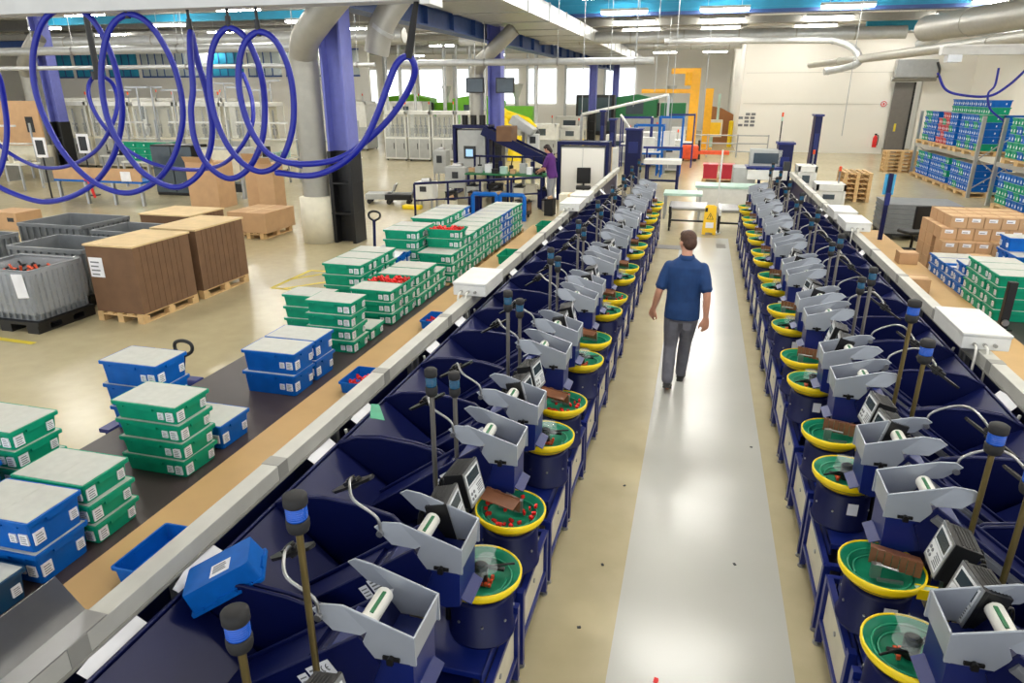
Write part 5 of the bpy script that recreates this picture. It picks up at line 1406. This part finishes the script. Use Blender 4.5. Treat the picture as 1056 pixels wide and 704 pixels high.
# blurred machines beyond the end of the left row
for i, (px, py, Y, w_, h, c) in enumerate(((560,150,38,1.6,1.6,'mach_grey'), (590,140,40,1.2,1.4,'yellow'), (640,150,34,1.4,1.3,'mach_white'), (668,150,33,1.2,1.5,'blue_crate'), (690,160,31,1.0,1.3,'mach_white'), (590,128,50,2.2,1.6,'cream'))):
    p = at(px, py, Y); cabinet_machine(p.x, Y, w_, 1.0, h, 'low %s machine in the far middle of the hall, %s from the left' % ({'mach_grey':'grey','yellow':'yellow','mach_white':'white','blue_crate':'blue','cream':'cream'}[c], ORD[i]), 0, 'box', c, 2)
t = thing('transfer_conveyor', 'pale slanted conveyor arm beyond the end of the left row', 'conveyor', (0,0,0)); p0, p1 = at(600,118,30), at(690,98,30)
b = MB(); b.tube([p0, p1], .06, 8); b.build('tube', 'box_white', t); b = MB(); b.tube([at(640,118,30), at(655,140,30), at(700,150,30)], .05, 8); b.build('hose_line', 'box_white', t); b = MB(); b.box(p1.x-.05,p1.x+.05,29.95,30.05,0,p1.z); b.build('post', 'alu', t)
b = MB(); b.box(p0.x-.05,p0.x+.05,29.95,30.05,0,p0.z); b.build('post', 'alu', t)
# ---- machines at the end of the right row
t = thing('packing_machine', 'grey packing machine with white front board at the end of the right row', 'machine', (1.75, 22.3, 0))
b = MB(); b.box(-.75,-.1,-.5,.5,.0,1.1); b.build('base_cabinet', 'mach_grey', t, .02); b = MB(); b.box(-.35,.75,-.62,-.5,.78,1.05); b.build('front_board', 'box_white', t)
for x in (-.0, .65):
    b = MB(); b.box(x-.04,x+.04,-.5,-.42,0,.9); b.build('leg', 'navy', t)
b = MB(); b.box(-.4,.8,-.5,.4,1.05,1.12); b.build('top', 'navy_frame', t); b = MB(); b.box(-.3,.6,-.1,.4,1.12,1.6); b.build('guard_housing', 'mach_grey', t, .01); b = MB(); b.box(-.2,.5,-.12,-.1,1.2,1.5); b.build('view_window', 'glass_dark', t)
b = MB(); b.box(.62,.8,-.6,-.4,1.05,1.3); b.build('control_panel', 'print_dark', t)
p = at(805,170,22.5); t = tower(806, 22.5, .42, 1.75, 'navy machine tower at the end of the right row')
b = MB(); b.cyl((-.18,0,1.8), (-.18,0,2.4), .018, n=8); b.cyl((-.18,0,2.4), (-.18,0,2.52), .03, n=10, mi=1); b.cyl((-.18,0,2.52), (-.18,0,2.64), .03, n=10, mi=2); b.build('status_light', ['black', 'mint', 'orange'], t)
tower(835, 24, .2, 2.5, 'tall navy post past the end of the right rail')
for i, (px, py, Y, w_, h) in enumerate(((822,185,21.5,.5,1.25), (845,200,19.5,.7,1.0))):
    p = at(px, py, Y); cabinet_machine(p.x+.2, Y, w_, .8, h, 'pale machine cabinet behind the right rail end, %s' % ('taller one', 'lower one')[i], 0, 'box', 'mach_grey', 1)
# ================================================================ left background
t = thing('packing_bench', 'long packing bench with tan front panel behind the brown boxes', 'bench', (-17.4, 17.0, 0))
b = MB(); b.box(-1.6,1.6,-.04,.0,.72,1.08); b.build('front_panel', 'carton', t); b = MB(); b.box(-1.6,1.6,-.05,.8,.66,.72); b.build('top', 'blue_crate', t)
for x in (-1.5, -.5, .5, 1.5):
    b = MB(); b.box(x-.04,x+.04,-.02,.06,0,.66); b.build('leg', 'alu', t)
b = MB(); b.box(.9,1.25,-.05,-.04,.7,1.0); b.build('notice', 'paper', t)
t = thing('red_strap', 'bright red strap hanging on the packing bench', 'strap', (-17.6, 16.92, .72)); b = MB(); b.sheet([(-.12,-.02,0), (.02,-.02,0), (.12,-.03,-.5), (.04,-.03,-.52)], .01); b.build('webbing', 'red', t); b = MB(); b.box(-.2,.15,-.03,-.0,-.02,.06); b.build('buckle', 'red', t)
b = MB(); 
t = thing('dark_cabinet', 'dark grey cabinet behind the brown boxes on the left', 'cabinet', (-16.3, 19.6, 0)); b = MB(); b.box(-1.0,.55,-.4,.4,0,1.6); b.build('body', 'black_metal', t, .01)
for x in (-.98, -.2):
    b = MB(); b.box(x,x+.74,-.43,-.4,.1,1.55); b.build('door', 'glass_dark', t)
t = thing('steel_cabinet', 'pale grey cabinet right of the dark cabinet', 'cabinet', (-14.6, 19.4, 0)); b = MB(); b.box(-.75,.75,-.4,.4,.7,1.55); b.build('body', 'mint' if False else 'mach_grey', t, .01); b = MB(); b.box(-.7,.7,-.43,-.4,.75,1.5); b.build('door', 'cream', t)
for x in (-.7,.7):
    b = MB(); b.box(x-.04,x+.04,-.36,.36,0,.7); b.build('leg', 'alu', t)
b = MB(); b.box(-.6,.6,-.3,.3,.2,.45); b.build('shelf', 'black', t)
for i in range(4):
    for L_ in range(3):
        rack_crate('green', -19.6+.45*i, 21.0, .9+.218*L_, 'small green crate on the left bench, %s from the left, layer %s' % (ORD[i], ('one', 'two', 'three')[L_]), 'green crates on the left bench')
def bench(x, y, w_, txt, c='mach_white', up=True):
    t = thing('assembly_bench', txt, 'bench', (x, y, 0), 0, 'assembly benches at the left')
    b = MB(); b.box(-w_/2,w_/2,-.4,.4,.84,.89); b.build('top', c, t)
    for sx in (-1, 1):
        for sy in (-1, 1):
            b = MB(); b.box(sx*(w_/2-.05)-.03,sx*(w_/2-.05)+.03,sy*.36-.03,sy*.36+.03,0,.84); b.build('leg', 'alu', t)
    if up:
        for sx in (-1, 1):
            b = MB(); b.box(sx*(w_/2-.05)-.025,sx*(w_/2-.05)+.025,.33,.38,.89,2.2); b.build('upright', 'alu', t)
        b = MB(); b.box(-w_/2,w_/2,.1,.4,1.5,1.53); b.build('shelf', c, t)
        b = MB(); b.box(-w_/2,w_/2,-.3,-.2,2.1,2.16); b.build('light_bar', 'box_white', t)
        b = MB(); b.box(-w_/2+.1,w_/2-.1,.36,.38,.95,1.45); b.build('back_board', 'cream', t)
bench(-18.9, 21.0, 2.0, 'pale assembly bench carrying small green crates', up=False)
for i, (x, y, w_) in enumerate(((-23.5, 19.2, 2.2), (-21.5, 22.8, 2.2), (-18.6, 23.3, 2.2), (-15.9, 23.6, 2.2), (-13.4, 24.0, 2.0), (-26.5, 21.5, 2.2))):
    bench(x, y, w_, 'pale assembly bench with light bar and back board, %s in the left hall' % ORD[i])
    rj = random.Random(i)
    for k in range(5):
        t = thing('parts_box', 'small box on assembly bench %s, %s from the left' % (('one', 'two', 'three', 'four', 'five', 'six')[i], ORD[k]), 'box', (x-w_/2+.25+.4*k, y-.05, .89), 0, 'small boxes on the assembly benches')
        h = rj.uniform(.12, .4); c = rj.choice(['mach_grey', 'paper', 'cream', 'black', 'carton', 'mint', 'steel']); b = MB(); w2 = rj.uniform(.08, .15); b.box(-w2,w2,-.14,.14,0,h); b.build('body', c, t, .01); b = MB(); b.box(-w2*.6,w2*.6,-.146,-.14,h*.3,h*.8); b.build('front_label', rj.choice(['print_dark', 'paper', 'print']), t)
for i, (px, py, Y) in enumerate(((42,152,17.5), (86,148,18.5))):
    p = at(px, py, Y); t = thing('notice_stand', 'dark framed notice on a stand at the left, %s' % ('left one', 'right one')[i], 'notice stand', (p.x, Y, 0))
    b = MB(); b.box(-.22,.22,-.02,.02,p.z-.3,p.z+.3); b.build('frame', 'paper', t); b = MB(); b.box(-.15,.15,-.025,-.02,p.z-.22,p.z+.22); b.build('sheet', 'print_dark', t); b = MB(); b.cyl((0,0,0), (0,0,p.z-.3), .025, n=8); b.cyl((0,0,0), (0,0,.03), .2, n=14); b.build('stand', 'black', t)
p = at(24,120,21); t = thing('tan_panel', 'big tan board with dark picture at the left edge', 'panel', (p.x, 21, 0)); b = MB(); b.box(-1.3,.75,-.04,.04,.9,2.9); b.build('board', 'carton', t); b = MB(); b.box(.1,.45,-.05,-.04,1.8,2.35); b.build('picture', 'black', t)
for x in (-1.1,.6):
    b = MB(); b.box(x-.05,x+.05,-.3,.3,0,.9); b.build('foot', 'alu', t)
b = MB(); b.box(-.5,.5,-.3,.3,.9,1.3); 
for i, (px, Y, h) in enumerate(((118,22.2,3.3), (135,22.4,3.4), (150,22.6,3.4), (172,22.9,3.3), (205,23.1,3.3), (240,23.3,3.4), (262,23.5,3.3), (228,28,3.6), (275,28,3.7))):
    p = at(px, 130, Y); b = MB(); b.cyl((0,0,0), (0,0,h), .035, n=10); b.cyl((0,0,0), (0,0,.03), .12, n=12); b.box(-.5,.5,-.02,.02,h-.05,h); o = b.build('pole_stand', 'alu'); o.location = (p.x, Y+.6, 0); tag(o, 'thin pale T-shaped pole among the left benches, %s from the left' % ORD[i], 'pole', 'thin poles in the left hall')

# blue tube frames and bins past the end of the left row
def tube_frame(x, y, w_, d_, h, txt, c='blue_crate'):
    t = thing('tube_frame', txt, 'frame', (x, y, 0), 0, 'tube frames past the left row')
    for sx in (-1, 1):
        for sy in (-1, 1):
            b = MB(); b.box(sx*w_/2-.03,sx*w_/2+.03,sy*d_/2-.03,sy*d_/2+.03,0,h); b.build('upright', c, t)
    for z in (h*.45, h*.98):
        b = MB()
        for sy in (-1, 1): b.box(-w_/2,w_/2,sy*d_/2-.025,sy*d_/2+.025,z-.03,z+.03)
        for sx in (-1, 1): b.box(sx*w_/2-.025,sx*w_/2+.025,-d_/2,d_/2,z-.03,z+.03)
        b.build('crossbar_ring', c, t)
    b = MB(); b.box(-w_/2,w_/2,-d_/2,d_/2,h*.45+.03,h*.45+.06); b.build('tray', 'mach_white', t)
    b = MB(); b.box(-w_*.3,w_*.2,-d_*.3,d_*.2,h*.45+.06,h*.75); b.build('device', 'box_white', t)
for i, (px, py, Y, w_, h, c) in enumerate(((668,165,29,1.1,2.0,'blue_crate'), (690,162,29.5,.9,2.3,'blue_crate'), (655,158,32,1.3,2.2,'navy_frame'), (700,150,33,1.2,2.3,'navy_frame'))):
    p = at(px, py, Y); tube_frame(p.x, Y, w_, .9, h, '%s tube frame with white tray past the left row end, %s from the left' % (('bright blue','bright blue','navy','navy')[i], ('second', 'third', 'first', 'fourth')[i]), c)

rj = random.Random(33)
for i in range(14):
    x = -7.0+.24*i; y = (19.3, 18.6, 19.9)[i % 3]; c = ('black', 'cream', 'mach_grey', 'carton_dark', 'navy', 'steel', 'black')[i % 7]; h = rj.uniform(.25, .62)
    t = thing('component_bin', '%s bin on the floor around the green workbench, %s from the left' % ({'black':'black','cream':'cream','mach_grey':'grey','carton_dark':'brown','navy':'navy','steel':'steel'}[c], ORD[i]), 'bin', (x, y, 0), R(rj.uniform(-15, 15)), 'floor bins around the workbench')
    b = MB(); w_ = rj.uniform(.1, .16); b.box(-w_,w_,-.15,.15,0,h); b.build('body', c, t, .01); b = MB(); b.box(-w_-.01,w_+.01,-.16,.16,h-.03,h); b.build('rim', 'black_metal', t)
    b = MB(); b.cyl((-w_*.5,0,h), (w_*.4,.05,h+.05), .05, n=10); b.build('contents', ('steel', 'carton', 'black')[i % 3], t)
for i in range(7):
    x = p_bench-1.1+.34*i
    t = thing('tool_holder', 'dark tool holder above the green workbench, %s from the left' % ORD[i], 'tool', (x, 20.96, .88), 0, 'tool holders on the workbench')
    b = MB(); b.box(-.06,.06,-.04,.04,0,.2+.06*(i % 3)); b.build('body', ('black', 'mach_grey', 'navy')[i % 3], t, .006); b = MB(); b.cyl((0,0,.2), (.05*(i % 2),0,.46), .02, n=8); b.build('arm', 'black_metal', t)
# ================================================================ people
def fuse(b, name, mt, parent, vox, smooth_it=4):
    """merge overlapping volumes into one continuous skin"""
    tmp = bpy.data.objects.new('tmp', b.mesh('tmp')); C.objects.link(tmp)
    m = tmp.modifiers.new('r', 'REMESH'); m.mode = 'VOXEL'; m.voxel_size = vox; m.use_smooth_shade = True
    s_ = tmp.modifiers.new('s', 'SMOOTH'); s_.factor = .5; s_.iterations = smooth_it
    dg = bpy.context.evaluated_depsgraph_get(); dg.update()
    me = bpy.data.meshes.new_from_object(tmp.evaluated_get(dg)); me.name = name
    bpy.data.objects.remove(tmp)
    me.materials.clear(); me.materials.append(M[mt])
    me.polygons.foreach_set('use_smooth', [True]*len(me.polygons))
    o = bpy.data.objects.new(name, me); C.objects.link(o); o.parent = parent
    return o
def ell(cx_, cy_, z, rx, ry, n=24):
    return [(cx_+rx*math.cos(2*PI*i/n), cy_+ry*math.sin(2*PI*i/n), z) for i in range(n)]
def limb(b, pts, rs):
    q = catmull(pts, 5); n = len(q); r = []
    for i in range(n):
        f = i/(n-1)*(len(rs)-1); k = min(int(f), len(rs)-2); r.append(rs[k]+(rs[k+1]-rs[k])*(f-k))
    b.tube(q, r, 14)
    b.blob(q[0], rs[0], 12, 8); b.blob(q[-1], rs[-1], 12, 8)
def hand(b, wrist, d, out, fwd, s_=1.0):
    """palm, four bent fingers and a thumb; d points along the hand, out is the back of the hand, fwd the thumb side"""
    d = Vector(d).normalized(); out = Vector(out); out = (out-d*out.dot(d)).normalized(); f = d.cross(out)
    if f.dot(Vector(fwd)) < 0: f = -f
    w = Vector(wrist)
    for k in range(4):
        o = f*(.030-.020*k)*s_
        b.tube([w+o*.55, w+d*.045*s_+o*.9, w+d*.088*s_+o], [.018*s_, .0155*s_, .0125*s_], 10)
        L = (.075, .085, .079, .060)[k]*s_; p0 = w+d*.085*s_+o
        p1 = p0+(d*.95-out*.18)*L*.42; p2 = p1+(d*.8-out*.55)*L*.33; p3 = p2+(d*.55-out*.8)*L*.25
        b.tube([p0, p1, p2, p3], [.0105*s_, .0098*s_, .0088*s_, .0075*s_], 10); b.blob(p3, .0078*s_, 8, 6)
    t0 = w+d*.022*s_+f*.022*s_; t1 = t0+(f*.7+d*.65-out*.15)*.042*s_; t2 = t1+(f*.25+d*.95-out*.25)*.034*s_; t3 = t2+(d-out*.3)*.024*s_
    b.tube([t0, t1, t2, t3], [.016*s_, .0135*s_, .0115*s_, .009*s_], 10); b.blob(t3, .009*s_, 8, 6)
def person(txt, loc, rz, pose, cols, vox):
    t = thing('person', txt, 'person', loc, R(rz))
    P = {k: Vector(v) for k, v in pose.items() if isinstance(v, tuple)}
    lean = pose.get('lean', 0.0)
    TL = Matrix.Translation((0,0,.95)) @ Matrix.Rotation(R(-lean), 4, 'X') @ Matrix.Translation((0,0,-.95))   # bend forward (+y)
    HY = Matrix.Translation((0,.01,1.56)) @ Matrix.Rotation(R(pose.get('turn', 0)), 4, 'Z') @ Matrix.Rotation(R(-pose.get('nod', 0)), 4, 'X') @ Matrix.Translation((0,-.01,-1.56))
    def torso(b, g, zs):
        prof = [(.84,.150,.105,-.012), (.92,.168,.118,-.012), (1.02,.158,.108,0), (1.12,.152,.103,.004), (1.24,.170,.112,.004), (1.34,.186,.118,0), (1.42,.180,.108,-.006), (1.475,.135,.082,-.008), (1.52,.075,.066,-.006)]
        b.loft([[TL @ Vector(p) for p in ell(0, c, z, rx+g, ry+g)] for z, rx, ry, c in prof if zs[0] <= z <= zs[1]], smooth=True)
    b = MB()
    torso(b, 0, (.8, 1.6))
    HT = TL @ HY
    b.tube([TL @ Vector((0,-.01,1.46)), TL @ Vector((0,0,1.54)), HT @ Vector((0,.015,1.62))], [.064,.058,.058], 14)
    # head: skull, face, jaw, nose, ears
    b.blob((0,.012,1.712), (.077,.098,.093), 20, 14, 0, HT); b.blob((0,.045,1.665), (.064,.066,.088), 18, 12, 0, HT); b.blob((0,.068,1.612), (.036,.032,.026), 12, 8, 0, HT)
    b.tube([HT @ Vector((0,.106,1.70)), HT @ Vector((0,.122,1.668)), HT @ Vector((0,.112,1.655))], [.010,.016,.012], 8)
    b.blob((0,.098,1.718), (.05,.014,.012), 12, 6, 0, HT); b.blob((0,.104,1.632), (.024,.012,.011), 10, 6, 0, HT)
    for s_ in (-1, 1): b.blob((s_*.078,.012,1.678), (.010,.020,.032), 10, 8, 0, HT); b.blob((s_*.04,.085,1.668), (.02,.018,.018), 8, 6, 0, HT)
    for s_ in ('l', 'r'):
        sh, elb, wr = TL @ P['sh_'+s_], P['el_'+s_], P['wr_'+s_]
        limb(b, [sh, (sh+elb)/2, elb, (elb*.55+wr*.45), wr], [.052,.048,.042,.041,.028])
        d = (wr-elb).normalized(); hand(b, wr+d*.01, P.get('hd_'+s_, d), P['ho_'+s_], P['hf_'+s_], 1.12)
        hp, kn, an = P['hp_'+s_], P['kn_'+s_], P['an_'+s_]
        limb(b, [hp, (hp+kn)/2, kn, kn*.6+an*.4, an], [.092,.080,.056,.056,.038])
        b.tube([an, P['to_'+s_]*.6+an*.4, P['to_'+s_]], [.04,.035,.028], 10)
    body = fuse(b, 'body', 'skin', t, vox)
    # shirt
    b = MB(); torso(b, .017, (.9, 1.53))
    b.loft([[TL @ Vector(p) for p in ell(0, -.014, .845, .194, .146)], [TL @ Vector(p) for p in ell(0, -.012, .95, .192, .142)], [TL @ Vector(p) for p in ell(0, 0, 1.05, .184, .134)], [TL @ Vector(p) for p in ell(0, 0, 1.18, .184, .132)], [TL @ Vector(p) for p in ell(0, 0, 1.3, .198, .138)], [TL @ Vector(p) for p in ell(0, 0, 1.36, .2, .13)]])
    for s_ in ('l', 'r'):
        sh, elb = TL @ P['sh_'+s_], P['el_'+s_]
        d = elb-sh; limb(b, [sh+Vector((-.008 if s_ == 'r' else .008,0,-.006)), sh+d*.4, sh+d*.78], [.064,.066,.064])
        b.tube([sh+d*.72, sh+d*.84], [.065,.069], 16)
    shirt = fuse(b, 'shirt', cols['shirt'], t, vox*1.15)
    b = MB(); b.lathe([(.070,.0), (.078,-.016), (.092,-.036), (.096,-.032), (.080,.004), (.071,.016)], 22, (0,-.006,1.535), 0, TL); b.build('collar', cols['shirt'], shirt)
    # trousers
    b = MB()
    b.loft([ell(0,-.012,.80,.150,.115), ell(0,-.014,.86,.172,.128), ell(0,-.012,.93,.170,.122), ell(0,-.01,.97,.160,.113)])
    for s_ in ('l', 'r'):
        hp, kn, an = P['hp_'+s_], P['kn_'+s_], P['an_'+s_]
        limb(b, [hp, (hp+kn)/2, kn, kn*.5+an*.5, an+(kn-an)*.06], [.108,.094,.073,.070,.062])
    tr = fuse(b, 'trousers', cols['trousers'], t, vox*1.15)
    b = MB(); b.loft([ell(0,-.011,.945,.169,.121), ell(0,-.011,.975,.167,.119)], caps=False); b.build('belt', 'black', tr)
    if cols.get('pockets'):
        for s_ in (-1, 1):
            b = MB(); b.sheet([(s_*.07-.045,-.143,.83), (s_*.07+.045,-.143,.83), (s_*.07+.04,-.140,.75), (s_*.07,-.139,.735), (s_*.07-.04,-.140,.75)], .004); b.build('back_pocket', cols['trousers'], tr)
    for s_ in ('l', 'r'):
        an, to = P['an_'+s_], P['to_'+s_]
        d = to-an; dh = Vector((d.x, d.y, 0)).normalized(); heel = P['he_'+s_]
        ax = (to-heel).normalized(); up = Vector((0,0,1)); up = (up-ax*up.dot(ax)).normalized(); sd = ax.cross(up)
        b = MB(); rings = []
        for f, w_, h_ in ((-.03,.030,.055), (.08,.042,.09), (.3,.045,.095), (.5,.048,.074), (.72,.054,.058), (.92,.045,.046), (1.04,.022,.028)):
            c = heel+ax*(to-heel).length*f
            rings.append([c+sd*(w_*math.cos(2*PI*i/14))+up*(h_*.5+h_*.5*math.sin(2*PI*i/14)) for i in range(14)])
        b.loft(rings)
        b.tube([heel+ax*.05+up*.06, an+(P['kn_'+s_]-an)*.03], [.045,.044], 12)
        so = fuse(b, 'shoe', 'shoe', t, .006, 2)
        b = MB(); pr = []
        for f, w_ in ((-.03,.024), (.05,.036), (.3,.036), (.5,.038), (.75,.049), (.95,.040), (1.04,.016)): pr.append((f, w_))
        v = [heel+ax*(to-heel).length*f+sd*w_ for f, w_ in pr]+[heel+ax*(to-heel).length*f-sd*w_ for f, w_ in pr[::-1]]
        b.sheet([p+up*.003 for p in v], .022); b.build('sole', 'sole', so)
    # hair, eyes
    b = MB()
    b.blob((0,.0,1.728), (.084,.098,.090), 20, 14, 0, HT); b.blob((0,-.035,1.68), (.076,.070,.082), 16, 12, 0, HT); b.blob((0,.05,1.765), (.066,.06,.045), 14, 8, 0, HT)
    for s_ in (-1, 1): b.blob((s_*.066,.015,1.70), (.018,.03,.05), 10, 8, 0, HT)
    if cols.get('long'): b.blob((0,-.06,1.62), (.07,.05,.10), 14, 8, 0, HT)
    h = fuse(b, 'hair', cols['hair'], t, .007, 2)
    for s_ in (-1, 1):
        b = MB(); b.blob((s_*.031,.094,1.694), (.013,.010,.010), 12, 8, 0, HT); e = b.build('eye', 'eye_white', t)
        b = MB(); b.blob((s_*.031,.1025,1.694), (.006,.003,.006), 10, 6, 0, HT); b.build('iris', 'hair_dark', e)
        b = MB(); b.tube([HT @ Vector((s_*.014,.108,1.715)), HT @ Vector((s_*.032,.108,1.722)), HT @ Vector((s_*.052,.096,1.714))], .005, 6); b.build('eyebrow', cols['hair'], t)
    b = MB(); b.blob((0,.1135,1.632), (.022,.005,.006), 12, 6, 0, HT); b.build('mouth', 'lip', t)
    return t
person('person in blue polo shirt and grey trousers walking away down the aisle', (-.04, 7.48, 0), -2, dict(
    sh_l=(-.185,0,1.42), el_l=(-.262,-.03,1.14), wr_l=(-.318,.075,.905), ho_l=(-.75,-.8,0), hf_l=(.8,-.5,0),
    sh_r=(.185,0,1.42), el_r=(.248,-.085,1.145), wr_r=(.258,-.055,.885), ho_r=(.6,-.9,0), hf_r=(-1,-.5,0),
    hp_l=(-.088,-.01,.89), kn_l=(-.098,.0,.49), an_l=(-.088,-.235,.155), he_l=(-.088,-.285,.105), to_l=(-.088,-.075,.012),
    hp_r=(.084,.0,.89), kn_r=(.058,.165,.50), an_r=(.032,.21,.085), he_r=(.03,.165,.012), to_r=(.045,.42,.012),
    turn=36, nod=4, lean=2), dict(shirt='polo', trousers='trousers', hair='hair', pockets=True), .0085)
q = at(568, 214, 19.9)
person('person in purple shirt and light grey trousers working at the green bench', (q.x, 19.95, 0), 72, dict(
    sh_l=(-.175,0,1.42), el_l=(-.22,.14,1.14), wr_l=(-.12,.36,1.06), ho_l=(-.3,0,1), hf_l=(1,.2,0),
    sh_r=(.175,0,1.42), el_r=(.22,.16,1.14), wr_r=(.13,.40,1.02), ho_r=(.3,0,1), hf_r=(-1,.2,0),
    hp_l=(-.085,-.01,.89), kn_l=(-.095,.02,.49), an_l=(-.095,-.03,.085), he_l=(-.095,-.075,.012), to_l=(-.105,.17,.012),
    hp_r=(.085,.0,.89), kn_r=(.095,.03,.49), an_r=(.095,.02,.085), he_r=(.095,-.03,.012), to_r=(.11,.22,.012),
    turn=0, nod=22, lean=8), dict(shirt='purple', trousers='grey_cloth', hair='hair_dark', long=True), .011)
# ---------------------------------------------------------------- lamps
def make_lamp():
    t = thing('ceiling_lamp', 'lamp prototype on the ceiling', 'ceiling lamp', (0,0,0), 0, 'long fluorescent lamps under the ceiling')
    b = MB(); b.prism([(-.14,0), (.14,0), (.10,.10), (-.10,.10)], 'x', -.9, .9)
    for x in (-.6, .6): b.cyl((x,0,.1), (x,0,1.6), .008, n=6)
    b.build('housing', 'lamp_white', t)
    b = MB(); b.box(-.86, .86, -.11, .11, -.07, 0); b.build('light_tube', 'tube', t)
    return t
lamp0 = make_lamp(); index_kids()
XS = [.4, 4.6, 9.4, -3.3, -10.5, -17, -24, -31]; YS = [4.6, 9.6, 14.4, 19.5, 24.4, 29, 33, 36.8, 40.6, 46, 52, 58]  # back rows packed closer, extra lamps added to brighten the far walls
for i, x in enumerate(XS):
    for j, y in enumerate(YS):
        if x > 2 and y > 41: continue
        dup(lamp0, (x, y, 6.1), 0, 'white fluorescent ceiling lamp, %s from camera in the %s line' % (ORD[j], ['central aisle', 'first right', 'second right', 'first left', 'second left', 'third left', 'fourth left', 'fifth left'][i]))
stack = [lamp0]
while stack:
    o = stack.pop(); stack += KIDS.get(o.name, []); bpy.data.objects.remove(o)

protos = list(PROTO.values())+[PAL]
for src in protos:
    for o in [o for o in C.objects if o.parent == src]: bpy.data.objects.remove(o)
    bpy.data.objects.remove(src)
